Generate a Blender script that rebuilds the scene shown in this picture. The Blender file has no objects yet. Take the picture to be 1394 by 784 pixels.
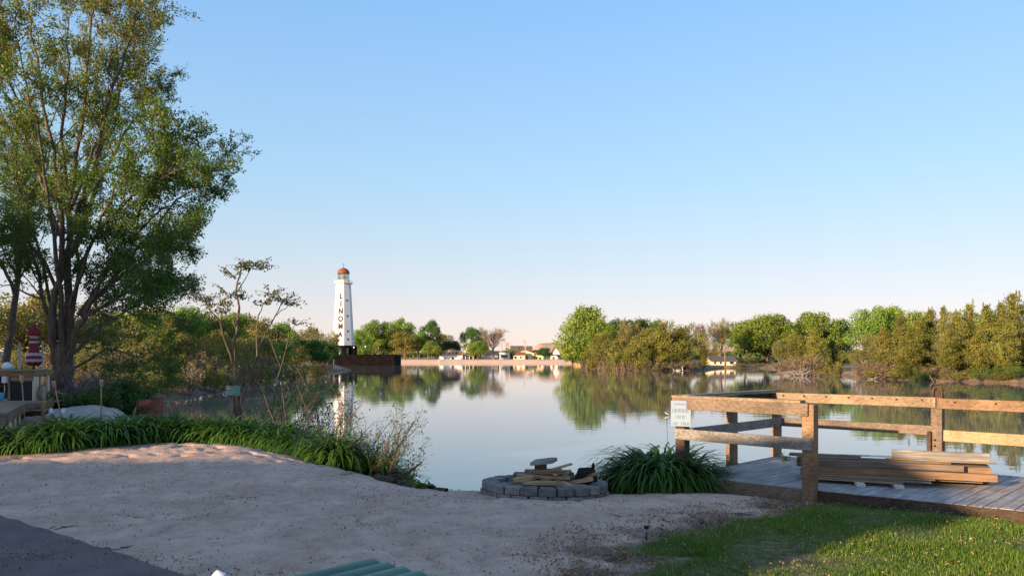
import bpy, math, random
import numpy as np
from mathutils import Vector, Matrix
C = bpy.context.scene
R = math.radians
PI = math.pi
# ------------------------------------------------------------------ camera, sky, sun
EYE = 2.5
FPX = 1090.0
cam_d = bpy.data.cameras.new('camera')
cam = bpy.data.objects.new('camera', cam_d)
C.collection.objects.link(cam)
cam.location = (0, 0, EYE)
cam.rotation_euler = (R(90), 0, 0)
cam_d.lens = 36.0 * FPX / 1394.0
cam_d.shift_y = 95.0 / 1394.0
cam_d.clip_start = 0.1
cam_d.clip_end = 12000
C.camera = cam
SUN_AZ = math.atan2(-0.735, -0.68)       # towards the sun: behind and to the left
SUN_EL = R(11)
w = bpy.data.worlds.new('World')
C.world = w
w.use_nodes = True
nt = w.node_tree
nt.nodes.clear()
sky = nt.nodes.new('ShaderNodeTexSky')
sky.sky_type = 'NISHITA'
sky.sun_disc = False
sky.sun_elevation = SUN_EL
sky.sun_rotation = SUN_AZ
sky.altitude = 300
sky.air_density = 0.7
sky.dust_density = 0.5
sky.ozone_density = 4.0
bg = nt.nodes.new('ShaderNodeBackground')
bg.inputs['Strength'].default_value = 0.15
wo = nt.nodes.new('ShaderNodeOutputWorld')
# evening haze warms the sky towards the horizon, all the way round
stc = nt.nodes.new('ShaderNodeTexCoord'); sxy = nt.nodes.new('ShaderNodeSeparateXYZ'); nt.links.new(stc.outputs['Generated'], sxy.inputs[0])
srp = nt.nodes.new('ShaderNodeValToRGB'); nt.links.new(sxy.outputs['Z'], srp.inputs[0])
TONE = [(0.0, (1.20, 0.62, 0.46)), (0.04, (1.17, 0.64, 0.49)), (0.12, (1.48, 0.77, 0.52)), (0.21, (1.65, 0.99, 0.68)), (0.40, (1.6, 1.24, 0.96)), (0.8, (1.6, 1.3, 1.05))]
for i_, (p_, c_) in enumerate(TONE):
    e_ = srp.color_ramp.elements[i_] if i_ < 2 else srp.color_ramp.elements.new(p_)
    e_.position = p_; e_.color = (c_[0] / 2, c_[1] / 2, c_[2] / 2, 1)
smu = nt.nodes.new('ShaderNodeVectorMath'); smu.operation = 'MULTIPLY'; nt.links.new(sky.outputs[0], smu.inputs[0]); nt.links.new(srp.outputs[0], smu.inputs[1])
ssc = nt.nodes.new('ShaderNodeVectorMath'); ssc.operation = 'SCALE'; ssc.inputs['Scale'].default_value = 2.0; nt.links.new(smu.outputs[0], ssc.inputs[0])
hzr = nt.nodes.new('ShaderNodeValToRGB'); nt.links.new(sxy.outputs['Z'], hzr.inputs[0])
HAZE = [(0.0, (.320, .268, .245)), (0.04, (.305, .274, .258)), (0.12, (.222, .272, .300)), (0.21, (.155, .250, .325)), (0.40, (.105, .200, .335)), (0.8, (.09, .16, .29))]
for i_, (p_, c_) in enumerate(HAZE):
    e_ = hzr.color_ramp.elements[i_] if i_ < 2 else hzr.color_ramp.elements.new(p_)
    e_.position = p_; e_.color = (c_[0], c_[1], c_[2], 1)
hsc = nt.nodes.new('ShaderNodeVectorMath'); hsc.operation = 'SCALE'; hsc.inputs['Scale'].default_value = 1 / 0.15; nt.links.new(hzr.outputs[0], hsc.inputs[0])
hmx = nt.nodes.new('ShaderNodeMix'); hmx.data_type = 'RGBA'; hmx.inputs[0].default_value = 0.72
nt.links.new(ssc.outputs[0], hmx.inputs[6]); nt.links.new(hsc.outputs[0], hmx.inputs[7]); nt.links.new(hmx.outputs[2], bg.inputs[0])
nt.links.new(bg.outputs[0], wo.inputs[0])
sd_ = bpy.data.lights.new('sun', 'SUN')
sun = bpy.data.objects.new('sun', sd_)
C.collection.objects.link(sun)
sd_.energy = 4.0
sd_.angle = R(0.6)
sd_.color = (1.0, 0.74, 0.46)
SD = Vector((-0.735 * math.cos(SUN_EL), -0.68 * math.cos(SUN_EL), math.sin(SUN_EL)))
sun.rotation_euler = SD.to_track_quat('Z', 'Y').to_euler()
sun.location = (-30, -30, 40)
C.view_settings.view_transform = 'Standard'
C.view_settings.look = 'None'
C.view_settings.exposure = 1.48
C.view_settings.gamma = 1.0
C.view_settings.use_curve_mapping = False

# ------------------------------------------------------------------ helpers
def at(px, D, z=None, py=None):
    """point at forward distance D seen at column px (and row py when given)"""
    if z is None:
        z = EYE + (487.0 - py) / FPX * D
    return Vector(((px - 697.0) / FPX * D, D, z))
def P(px, py, z):
    D = (EYE - z) * FPX / (py - 487.0)
    return Vector(((px - 697.0) / FPX * D, D, z))
def link(o, parent=None):
    C.collection.objects.link(o)
    if parent: o.parent = parent
    return o
def tag(o, label=None, cat=None, group=None, kind=None):
    if label: o['label'] = label
    if cat: o['category'] = cat
    if group: o['group'] = group
    if kind: o['kind'] = kind
    return o
def empty(name, loc, label, cat, group=None, rz=0):
    o = bpy.data.objects.new(name, None)
    link(o)
    o.empty_display_size = 0.2
    o.location = loc
    o.rotation_euler = (0, 0, rz)
    return tag(o, label, cat, group)
def copy_tree(o, parent=None):
    c = o.copy()
    link(c, parent)
    for ch in KIDS.get(o.name, []):
        copy_tree(ch, c)
    return c
KIDS = {}
def np_mesh(name, V, F, mat, attrs=None, smooth=False):
    """V (n,3), F list of index arrays with equal width per block"""
    me = bpy.data.meshes.new(name)
    V = np.asarray(V, dtype=np.float32)
    blocks = F if isinstance(F, list) else [F]
    loops = np.concatenate([b.reshape(-1) for b in blocks]).astype(np.int32)
    sizes = np.concatenate([np.full(len(b), b.shape[1]) for b in blocks]).astype(np.int32)
    me.vertices.add(len(V)); me.vertices.foreach_set('co', V.reshape(-1))
    me.loops.add(len(loops)); me.loops.foreach_set('vertex_index', loops)
    me.polygons.add(len(sizes))
    starts = np.concatenate([[0], np.cumsum(sizes)[:-1]]).astype(np.int32)
    me.polygons.foreach_set('loop_start', starts)
    try: me.polygons.foreach_set('loop_total', sizes)
    except Exception: pass
    me.update(calc_edges=True)
    for k, (dom, arr) in (attrs or {}).items():
        a = me.attributes.new(k, 'FLOAT', dom)
        a.data.foreach_set('value', np.asarray(arr, dtype=np.float32))
    if smooth: me.polygons.foreach_set('use_smooth', np.ones(len(sizes), dtype=bool))
    if mat: me.materials.append(mat)
    me.validate()
    return me
def meshobj(name, me, parent=None, loc=None):
    o = bpy.data.objects.new(name, me)
    link(o, parent)
    if loc is not None: o.location = loc
    if parent is not None: KIDS.setdefault(parent.name, []).append(o)
    return o
class MB:
    """collects shapes, builds one mesh object"""
    def __init__(s): s.v = []; s.f = []; s.sm = []
    def add(s, vs, fs, M=None, smooth=False):
        b = len(s.v)
        for v in vs:
            v = Vector(v)
            s.v.append(M @ v if M is not None else v)
        for f in fs:
            s.f.append([b + i for i in f]); s.sm.append(smooth)
        return s
    def box(s, c, size, rz=0, rx=0, ry=0, ch=0.0):
        hx, hy, hz = size[0] / 2, size[1] / 2, size[2] / 2
        M = Matrix.Translation(Vector(c)) @ Matrix.Rotation(rz, 4, 'Z') @ Matrix.Rotation(ry, 4, 'Y') @ Matrix.Rotation(rx, 4, 'X')
        if ch <= 0:
            vs = [(x, y, z) for z in (-hz, hz) for x, y in ((-hx, -hy), (hx, -hy), (hx, hy), (-hx, hy))]
            fs = [(3, 2, 1, 0), (4, 5, 6, 7), (0, 1, 5, 4), (1, 2, 6, 5), (2, 3, 7, 6), (3, 0, 4, 7)]
            return s.add(vs, fs, M)
        # chamfered box : 24 verts
        vs = []; idx = {}
        for sx in (-1, 1):
            for sy in (-1, 1):
                for sz in (-1, 1):
                    for a in range(3):
                        p = [sx * (hx - ch), sy * (hy - ch), sz * (hz - ch)]
                        p[a] = (sx, sy, sz)[a] * (hx, hy, hz)[a]
                        idx[(sx, sy, sz, a)] = len(vs); vs.append(p)
        fs = []
        for a in range(3):
            b, c_ = (a + 1) % 3, (a + 2) % 3
            for sg in (-1, 1):
                q = []
                for (u, v) in ((-1, -1), (1, -1), (1, 1), (-1, 1)):
                    k = [0, 0, 0]; k[a] = sg; k[b] = u; k[c_] = v
                    q.append(idx[(k[0], k[1], k[2], a)])
                fs.append(q if sg > 0 else q[::-1])
        for a in range(3):
            b, c_ = (a + 1) % 3, (a + 2) % 3
            for u in (-1, 1):
                for v in (-1, 1):
                    k0 = [0, 0, 0]; k0[a] = -1; k0[b] = u; k0[c_] = v
                    k1 = list(k0); k1[a] = 1
                    q = [idx[(*k0, b)], idx[(*k1, b)], idx[(*k1, c_)], idx[(*k0, c_)]]
                    fs.append(q if u * v > 0 else q[::-1])
        for sx in (-1, 1):
            for sy in (-1, 1):
                for sz in (-1, 1):
                    q = [idx[(sx, sy, sz, a)] for a in range(3)]
                    fs.append(q if sx * sy * sz > 0 else q[::-1])
        return s.add(vs, fs, M)
    def beam(s, a, b, wd, ht, roll=0, ch=0.0):
        a, b = Vector(a), Vector(b)
        d = b - a; L = d.length
        rz = math.atan2(d.y, d.x); ry = -math.asin(max(-1, min(1, d.z / L)))
        return s.box((a + b) / 2, (L, wd, ht), rz, roll, ry, ch)
    def tube(s, pts, rads, n=8, cap=True, smooth=True):
        pts = [Vector(p) for p in pts]
        if not hasattr(rads, '__len__'): rads = [rads] * len(pts)
        vs = []; fs = []
        prev = None
        for i, p in enumerate(pts):
            d = (pts[min(i + 1, len(pts) - 1)] - pts[max(i - 1, 0)]).normalized()
            if prev is None:
                u = d.cross(Vector((0, 0, 1)))
                if u.length < 1e-3: u = d.cross(Vector((1, 0, 0)))
            else: u = prev - d * prev.dot(d)
            u.normalize(); v = d.cross(u); prev = u
            for k in range(n):
                a = 2 * PI * k / n
                vs.append(p + (u * math.cos(a) + v * math.sin(a)) * rads[i])
        for i in range(len(pts) - 1):
            for k in range(n):
                a, b = i * n + k, i * n + (k + 1) % n
                fs.append((a, b, b + n, a + n))
        if cap:
            fs.append(tuple(range(n - 1, -1, -1)))
            fs.append(tuple(range((len(pts) - 1) * n, len(pts) * n)))
        return s.add(vs, fs, None, smooth)
    def lathe(s, prof, n=24, c=(0, 0, 0), smooth=True, ph=0.0, fn=None):
        vs = []; fs = []
        for (r, z) in prof:
            for k in range(n):
                a = 2 * PI * k / n + ph
                rr = r * (fn(a, z) if fn else 1)
                vs.append((c[0] + rr * math.cos(a), c[1] + rr * math.sin(a), c[2] + z))
        m = len(prof)
        for i in range(m - 1):
            for k in range(n):
                a, b = i * n + k, i * n + (k + 1) % n
                fs.append((a, b, b + n, a + n))
        fs.append(tuple(range(n - 1, -1, -1))); fs.append(tuple(range((m - 1) * n, m * n)))
        return s.add(vs, fs, None, smooth)
    def prism(s, poly, z0, z1):
        n = len(poly)
        vs = [(x, y, z0) for x, y in poly] + [(x, y, z1) for x, y in poly]
        fs = [tuple(range(n - 1, -1, -1)), tuple(range(n, 2 * n))] + [(i, (i + 1) % n, (i + 1) % n + n, i + n) for i in range(n)]
        return s.add(vs, fs)
    def mesh(s, name, mat):
        me = bpy.data.meshes.new(name)
        me.from_pydata([tuple(v) for v in s.v], [], s.f)
        me.polygons.foreach_set('use_smooth', s.sm)
        if mat: me.materials.append(mat)
        me.update()
        return me
    def build(s, name, mat, parent=None, loc=None):
        return meshobj(name, s.mesh(name, mat), parent, loc)

# ------------------------------------------------------------------ noise
def vnoise(x, y, seed=0):
    x = np.asarray(x, dtype=np.float64); y = np.asarray(y, dtype=np.float64)
    xi = np.floor(x).astype(np.int64); yi = np.floor(y).astype(np.int64)
    fx = x - xi; fy = y - yi
    fx = fx * fx * (3 - 2 * fx); fy = fy * fy * (3 - 2 * fy)
    def h(a, b):
        n = (a * 374761393 + b * 668265263 + seed * 1442695041) & 0xffffffff
        n = ((n ^ (n >> 13)) * 1274126177) & 0xffffffff
        return ((n ^ (n >> 16)) & 0xffff) / 65535.0
    return (h(xi, yi) * (1 - fx) + h(xi + 1, yi) * fx) * (1 - fy) + (h(xi, yi + 1) * (1 - fx) + h(xi + 1, yi + 1) * fx) * fy
def fbm(x, y, o=4, seed=0):
    s = 0; a = 0.5
    for i in range(o):
        s = s + a * (vnoise(x * 2 ** i, y * 2 ** i, seed + i * 17) - 0.5); a *= 0.5
    return s
def inpoly(x, y, poly):
    ins = np.zeros(np.shape(x), dtype=bool)
    n = len(poly)
    for i in range(n):
        x0, y0 = poly[i]; x1, y1 = poly[(i + 1) % n]
        if y0 == y1: continue
        c = ((y0 > y) != (y1 > y)) & (x < (x1 - x0) * (y - y0) / (y1 - y0) + x0)
        ins ^= c
    return ins
def polydist(x, y, poly, closed=True):
    d = np.full(np.shape(x), 1e9)
    n = len(poly)
    for i in range(n if closed else n - 1):
        x0, y0 = poly[i]; x1, y1 = poly[(i + 1) % n]
        dx, dy = x1 - x0, y1 - y0
        t = np.clip(((x - x0) * dx + (y - y0) * dy) / (dx * dx + dy * dy + 1e-9), 0, 1)
        d = np.minimum(d, np.hypot(x - x0 - t * dx, y - y0 - t * dy))
    return d

# ------------------------------------------------------------------ materials
def newmat(name):
    m = bpy.data.materials.new(name); m.use_nodes = True
    n = m.node_tree; n.nodes.clear()
    out = n.nodes.new('ShaderNodeOutputMaterial')
    return m, n, out
def N(n, t, **kw):
    x = n.nodes.new(t)
    for k, v in kw.items():
        if k in x.inputs: x.inputs[k].default_value = v
        else: setattr(x, k, v)
    return x
def c4(c): return (c[0], c[1], c[2], 1)
def mat_basic(name, c1, c2=None, scale=8.0, rough=0.8, bump=0.15, bscale=None, metallic=0.0, stretch=None, spec=0.3, coord='Object', detail=6):
    """noise mottled surface with bump"""
    m, n, out = newmat(name)
    L = n.links.new
    b = N(n, 'ShaderNodeBsdfPrincipled')
    b.inputs['Roughness'].default_value = rough
    b.inputs['Metallic'].default_value = metallic
    b.inputs['Specular IOR Level'].default_value = spec
    tc = N(n, 'ShaderNodeTexCoord'); mp = N(n, 'ShaderNodeMapping')
    if stretch: mp.inputs['Scale'].default_value = stretch
    L(tc.outputs[coord], mp.inputs[0])
    no = N(n, 'ShaderNodeTexNoise'); no.inputs['Scale'].default_value = scale; no.inputs['Detail'].default_value = detail
    L(mp.outputs[0], no.inputs['Vector'])
    cr = N(n, 'ShaderNodeValToRGB')
    cr.color_ramp.elements[0].position = 0.33; cr.color_ramp.elements[1].position = 0.68
    c2 = c2 or tuple(v * 0.7 for v in c1)
    cr.color_ramp.elements[0].color = c4(c2); cr.color_ramp.elements[1].color = c4(c1)
    L(no.outputs['Fac'], cr.inputs[0]); L(cr.outputs[0], b.inputs['Base Color'])
    if bump:
        nb = N(n, 'ShaderNodeTexNoise'); nb.inputs['Scale'].default_value = bscale or scale * 4; nb.inputs['Detail'].default_value = 4
        L(mp.outputs[0], nb.inputs['Vector'])
        bm_ = N(n, 'ShaderNodeBump'); bm_.inputs['Strength'].default_value = bump; bm_.inputs['Distance'].default_value = 0.02
        L(nb.outputs['Fac'], bm_.inputs['Height']); L(bm_.outputs[0], b.inputs['Normal'])
    L(b.outputs[0], out.inputs[0])
    return m
def mat_leaf(name, ca, cb, cc=None, trans=0.35, tint='tint'):
    m, n, out = newmat(name); L = n.links.new
    at_ = N(n, 'ShaderNodeAttribute'); at_.attribute_name = tint
    oi = N(n, 'ShaderNodeObjectInfo')
    cr = N(n, 'ShaderNodeValToRGB')
    cr.color_ramp.elements[0].color = c4(ca); cr.color_ramp.elements[1].color = c4(cb)
    if cc:
        e = cr.color_ramp.elements.new(0.9); e.color = c4(cc); cr.color_ramp.elements[2].position = 1.0; cr.color_ramp.elements[1].position = 0.9
        cr.color_ramp.elements[1].color = c4(cb); cr.color_ramp.elements[2].color = c4(cc)
    L(at_.outputs['Fac'], cr.inputs[0])
    hs = N(n, 'ShaderNodeHueSaturation')
    mr = N(n, 'ShaderNodeMapRange'); mr.inputs[3].default_value = 0.485; mr.inputs[4].default_value = 0.515
    L(oi.outputs['Random'], mr.inputs[0]); L(mr.outputs[0], hs.inputs['Hue'])
    mr2 = N(n, 'ShaderNodeMapRange'); mr2.inputs[3].default_value = 0.85; mr2.inputs[4].default_value = 1.2
    mu = N(n, 'ShaderNodeMath'); mu.operation = 'FRACT'; mm = N(n, 'ShaderNodeMath'); mm.operation = 'MULTIPLY'; mm.inputs[1].default_value = 7.31
    L(oi.outputs['Random'], mm.inputs[0]); L(mm.outputs[0], mu.inputs[0]); L(mu.outputs[0], mr2.inputs[0]); L(mr2.outputs[0], hs.inputs['Value'])
    L(cr.outputs[0], hs.inputs['Color'])
    d = N(n, 'ShaderNodeBsdfPrincipled'); d.inputs['Roughness'].default_value = 0.55; d.inputs['Specular IOR Level'].default_value = 0.25
    t = N(n, 'ShaderNodeBsdfTranslucent'); mx = N(n, 'ShaderNodeMixShader'); mx.inputs[0].default_value = trans
    L(hs.outputs[0], d.inputs['Base Color']); L(hs.outputs[0], t.inputs[0])
    L(d.outputs[0], mx.inputs[1]); L(t.outputs[0], mx.inputs[2]); L(mx.outputs[0], out.inputs[0])
    return m
def mat_wood(name, c1, c2, knots=0.0, grain=1.0, rough=0.85):
    """sawn timber: grain along local X through generated object coordinates"""
    m, n, out = newmat(name); L = n.links.new
    b = N(n, 'ShaderNodeBsdfPrincipled'); b.inputs['Roughness'].default_value = rough; b.inputs['Specular IOR Level'].default_value = 0.2
    tc = N(n, 'ShaderNodeTexCoord'); mp = N(n, 'ShaderNodeMapping'); mp.inputs['Scale'].default_value = (1.2, 14, 22)
    oi = N(n, 'ShaderNodeObjectInfo'); ad = N(n, 'ShaderNodeVectorMath'); ad.operation = 'ADD'
    mu = N(n, 'ShaderNodeMath'); mu.operation = 'MULTIPLY'; mu.inputs[1].default_value = 50
    L(oi.outputs['Random'], mu.inputs[0]); L(tc.outputs['Object'], ad.inputs[0]); L(mu.outputs[0], ad.inputs[1]); L(ad.outputs[0], mp.inputs[0])
    no = N(n, 'ShaderNodeTexNoise'); no.inputs['Scale'].default_value = 2.0 * grain; no.inputs['Detail'].default_value = 8; no.inputs['Distortion'].default_value = 0.7
    L(mp.outputs[0], no.inputs['Vector'])
    cr = N(n, 'ShaderNodeValToRGB'); cr.color_ramp.elements[0].position = 0.32; cr.color_ramp.elements[1].position = 0.66
    cr.color_ramp.elements[0].color = c4(c2); cr.color_ramp.elements[1].color = c4(c1)
    L(no.outputs['Fac'], cr.inputs[0])
    n2 = N(n, 'ShaderNodeTexNoise'); n2.inputs['Scale'].default_value = 2.3; L(ad.outputs[0], n2.inputs['Vector'])
    mr = N(n, 'ShaderNodeMapRange'); mr.inputs[1].default_value = 0.3; mr.inputs[2].default_value = 0.7; mr.inputs[3].default_value = 0.7; mr.inputs[4].default_value = 1.15
    L(n2.outputs['Fac'], mr.inputs[0])
    hs = N(n, 'ShaderNodeHueSaturation'); L(mr.outputs[0], hs.inputs['Value']); L(cr.outputs[0], hs.inputs['Color'])
    L(hs.outputs[0], b.inputs['Base Color'])
    bm_ = N(n, 'ShaderNodeBump'); bm_.inputs['Strength'].default_value = 0.4; bm_.inputs['Distance'].default_value = 0.01
    L(no.outputs['Fac'], bm_.inputs['Height']); L(bm_.outputs[0], b.inputs['Normal'])
    L(b.outputs[0], out.inputs[0])
    return m
M = {}
M['bark'] = mat_basic('bark', (0.17, 0.125, 0.09), (0.07, 0.05, 0.035), 5, 0.95, 0.9, 9, stretch=(3, 3, 0.6))
M['bark_pale'] = mat_basic('bark_pale', (0.26, 0.21, 0.16), (0.12, 0.095, 0.07), 6, 0.95, 0.5, 12, stretch=(3, 3, .7))
M['twig'] = mat_basic('twig', (0.15, 0.11, 0.085), (0.08, 0.06, 0.045), 9, 0.9, 0)
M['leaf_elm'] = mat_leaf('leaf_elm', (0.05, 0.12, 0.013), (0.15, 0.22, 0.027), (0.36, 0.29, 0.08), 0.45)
M['leaf_bright'] = mat_leaf('leaf_bright', (0.11, 0.19, 0.024), (0.25, 0.33, 0.05), None, 0.35)
M['leaf_dark'] = mat_leaf('leaf_dark', (0.035, 0.085, 0.018), (0.10, 0.18, 0.035), None, 0.3)
M['leaf_olive'] = mat_leaf('leaf_olive', (0.11, 0.12, 0.02), (0.30, 0.27, 0.06), None, 0.35)
M['leaf_cedar'] = mat_leaf('leaf_cedar', (0.07, 0.09, 0.016), (0.26, 0.235, 0.045), None, 0.25)
M['leaf_dry'] = mat_leaf('leaf_dry', (0.14, 0.10, 0.06), (0.28, 0.21, 0.12), None, 0.25)
M['leaf_young'] = mat_leaf('leaf_young', (0.07, 0.14, 0.018), (0.17, 0.26, 0.035), None, 0.45)
M['leaf_red'] = mat_leaf('leaf_red', (0.09, 0.06, 0.03), (0.14, 0.17, 0.05), None, 0.35)
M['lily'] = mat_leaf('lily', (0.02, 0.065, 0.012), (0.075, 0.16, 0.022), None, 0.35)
M['grass'] = mat_leaf('grass', (0.05, 0.10, 0.012), (0.15, 0.225, 0.026), (0.36, 0.31, 0.13), 0.35)
M['litter'] = mat_leaf('litter', (0.10, 0.045, 0.02), (0.42, 0.24, 0.14), None, 0.1)
M['purple'] = mat_leaf('purple', (0.07, 0.09, 0.06), (0.30, 0.19, 0.33), None, 0.2)
M['cedar_wood'] = mat_wood('cedar_wood', (0.31, 0.19, 0.11), (0.17, 0.10, 0.055))
M['tan_wood'] = mat_wood('tan_wood', (0.34, 0.245, 0.16), (0.19, 0.13, 0.08))
M['grey_wood'] = mat_wood('grey_wood', (0.30, 0.27, 0.24), (0.15, 0.13, 0.115))
M['aged_wood'] = mat_wood('aged_wood', (0.23, 0.165, 0.12), (0.12, 0.085, 0.062))
M['fresh_wood'] = mat_wood('fresh_wood', (0.44, 0.31, 0.18), (0.32, 0.20, 0.105))
M['deck_wood'] = mat_wood('deck_wood', (0.42, 0.375, 0.34), (0.25, 0.22, 0.20))
M['dark_wood'] = mat_wood('dark_wood', (0.10, 0.065, 0.045), (0.045, 0.03, 0.022))
M['stone'] = mat_basic('block_stone', (0.25, 0.225, 0.21), (0.13, 0.12, 0.115), 14, 0.95, 0.6, 60)
M['stone_dark'] = mat_basic('block_stone_dark', (0.16, 0.145, 0.14), (0.085, 0.078, 0.075), 12, 0.95, 0.6, 60)
M['rust'] = mat_basic('rust', (0.16, 0.07, 0.035), (0.07, 0.035, 0.02), 30, 0.8, 0.4, 80)
M['iron'] = mat_basic('iron', (0.03, 0.028, 0.027), (0.015, 0.014, 0.014), 30, 0.6, 0.2, 80)
M['char'] = mat_basic('char', (0.02, 0.018, 0.017), (0.008, 0.008, 0.008), 30, 0.9, 0.8, 60)
M['white'] = mat_basic('white_paint', (0.68, 0.68, 0.68), (0.6, 0.59, 0.57), 1.2, 0.7, 0.05, 8)
M['cream'] = mat_basic('cream_paint', (0.72, 0.62, 0.42), (0.6, 0.5, 0.34), 1.0, 0.8, 0.05)
M['peach'] = mat_basic('peach_stucco', (0.62, 0.46, 0.38), (0.5, 0.36, 0.3), 0.8, 0.85, 0.05)
M['yellow'] = mat_basic('yellow_paint', (0.7, 0.5, 0.12), (0.6, 0.4, 0.1), 1.0, 0.6, 0.05)
M['blue'] = mat_basic('blue_paint', (0.12, 0.36, 0.55), (0.09, 0.28, 0.45), 2.0, 0.6, 0.05)
M['roof_red'] = mat_basic('roof_red', (0.24, 0.10, 0.065), (0.15, 0.065, 0.045), 2.0, 0.9, 0.3)
M['roof_grey'] = mat_basic('roof_grey', (0.12, 0.10, 0.095), (0.07, 0.06, 0.055), 2.0, 0.9, 0.3)
M['roof_tan'] = mat_basic('roof_tan', (0.42, 0.28, 0.2), (0.3, 0.2, 0.14), 2.0, 0.9, 0.3)
M['dome'] = mat_basic('dome_paint', (0.30, 0.085, 0.035), (0.17, 0.05, 0.025), 1.5, 0.6, 0.1)
M['letter'] = mat_basic('letter_paint', (0.075, 0.03, 0.02), (0.04, 0.02, 0.015), 2, 0.7, 0)
M['brick'] = mat_basic('pier_stone', (0.011, 0.008, 0.008), (0.005, 0.004, 0.004), 0.9, 0.95, 0.5, 4, spec=0.05)  # dark stone, darkened further: shade of the unlit front put into the colour
M['glass'] = mat_basic('dark_glass', (0.03, 0.035, 0.04), (0.02, 0.024, 0.028), 2, 0.15, 0, spec=0.6)
M['metal'] = mat_basic('grey_metal', (0.35, 0.35, 0.35), (0.25, 0.25, 0.25), 6, 0.45, 0.05, metallic=0.7)
M['pvc'] = mat_basic('pvc', (0.68, 0.70, 0.72), (0.62, 0.63, 0.65), 3, 0.35, 0, spec=0.5)
M['resin'] = mat_basic('green_resin', (0.075, 0.17, 0.12), (0.05, 0.115, 0.08), 5, 0.5, 0.1, 60, spec=0.45)
M['resin_dirty'] = mat_basic('mossy_resin', (0.05, 0.10, 0.065), (0.02, 0.03, 0.02), 14, 0.8, 0.3, 60)
M['black'] = mat_basic('black_panel', (0.016, 0.016, 0.018), (0.01, 0.01, 0.011), 4, 0.6, 0)
M['teal'] = mat_basic('teal_sign', (0.10, 0.24, 0.22), (0.08, 0.20, 0.18), 9, 0.6, 0)
M['red'] = mat_basic('red_paint', (0.5, 0.03, 0.03), (0.4, 0.02, 0.02), 9, 0.6, 0)
M['plate'] = mat_basic('sign_plate', (0.19, 0.26, 0.36), (0.16, 0.22, 0.31), 5, 0.5, 0, spec=0.4)  # darker bluish tone puts the plate's partial shade into its colour
M['plate_ink'] = mat_basic('sign_ink', (0.16, 0.22, 0.31), (0.14, 0.195, 0.275), 60, 0.6, 0)
M['maroon'] = mat_basic('maroon_vinyl', (0.075, 0.012, 0.02), (0.05, 0.008, 0.014), 9, 0.5, 0.1)
M['tarp'] = mat_basic('pale_tarp', (0.40, 0.345, 0.31), (0.28, 0.24, 0.22), 4, 0.8, 0.2)
M['pink_tarp'] = mat_basic('pink_tarp', (0.38, 0.18, 0.19), (0.25, 0.12, 0.13), 4, 0.8, 0.2)
M['bamboo'] = mat_basic('bamboo', (0.42, 0.27, 0.14), (0.26, 0.16, 0.08), 8, 0.7, 0.1, stretch=(1, 1, 3))
M['concrete'] = mat_basic('slab_concrete', (0.17, 0.125, 0.11), (0.11, 0.082, 0.074), 2.2, 0.95, 0.5, 90)
M['siding'] = mat_basic('siding', (0.5, 0.47, 0.42), (0.42, 0.4, 0.36), 2, 0.8, 0.1)
M['clay'] = mat_basic('bluff_clay', (0.46, 0.31, 0.21), (0.34, 0.23, 0.155), 0.12, 0.95, 0.3, 0.5)
M['thatch'] = mat_leaf('far_leaves', (0.05, 0.09, 0.02), (0.13, 0.17, 0.04), None, 0.2)
M['hills'] = mat_basic('wooded_hills', (0.05, 0.06, 0.05), (0.03, 0.038, 0.036), 0.02, 0.95, 0)
M['boulder'] = mat_basic('boulder', (0.45, 0.4, 0.34), (0.25, 0.21, 0.17), 2, 0.9, 0.5)

# ------------------------------------------------------------------ lake outline and terrain
LAKE = [(-0.6, 12.0), (0.3, 11.75), (1.6, 11.75), (2.6, 11.9), (3.6, 11.5), (4.6, 10.7), (6.2, 9.6), (7.8, 8.3), (10.6, 5.8),
        (16, 0), (30, -22), (75, -10), (72, 55), (52, 76), (47, 85), (43, 93), (43.5, 104), (49, 118), (46, 121), (42, 112), (39, 117), (44, 133), (66, 190),
        (52, 196), (43, 173), (38.6, 158), (30, 154), (23, 160), (20, 172), (23, 215), (30, 300), (38, 372), (36, 389), (0, 391), (-30, 390),
        (-58, 388), (-66, 300), (-64, 265), (-46, 215), (-34, 170), (-29.5, 130), (-27, 97), (-24, 72), (-20.5, 47), (-23, 43), (-20, 39), (-16, 33),
        (-11.5, 26.5), (-7.5, 21.5), (-5.0, 18.2), (-3.6, 16.2), (-2.7, 14.6), (-1.7, 13.4)]
_r = random.Random(4)
SLAB = [(-5.18 + 2.68 * k / 24 + _r.uniform(-.02, .02), 8.1 - 2.15 * k / 24 + _r.uniform(-.02, .02)) for k in range(25)] + [(-0.6, 4.4), (-0.6, -1.0), (-9.5, -1.0), (-9.5, 11.6)]
GRASS = [P(*p, 0.87).to_2d() for p in ((1112, 683), (1050, 700), (990, 711), (930, 722), (885, 736), (850, 750), (880, 757), (930, 762), (850, 786), (830, 820), (860, 1100))]
GRASS = [(v.x, v.y) for v in GRASS] + [(12, 0.5), (12, 2.6), (5.9, 7.55), (3.8, 9.45)]
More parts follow.
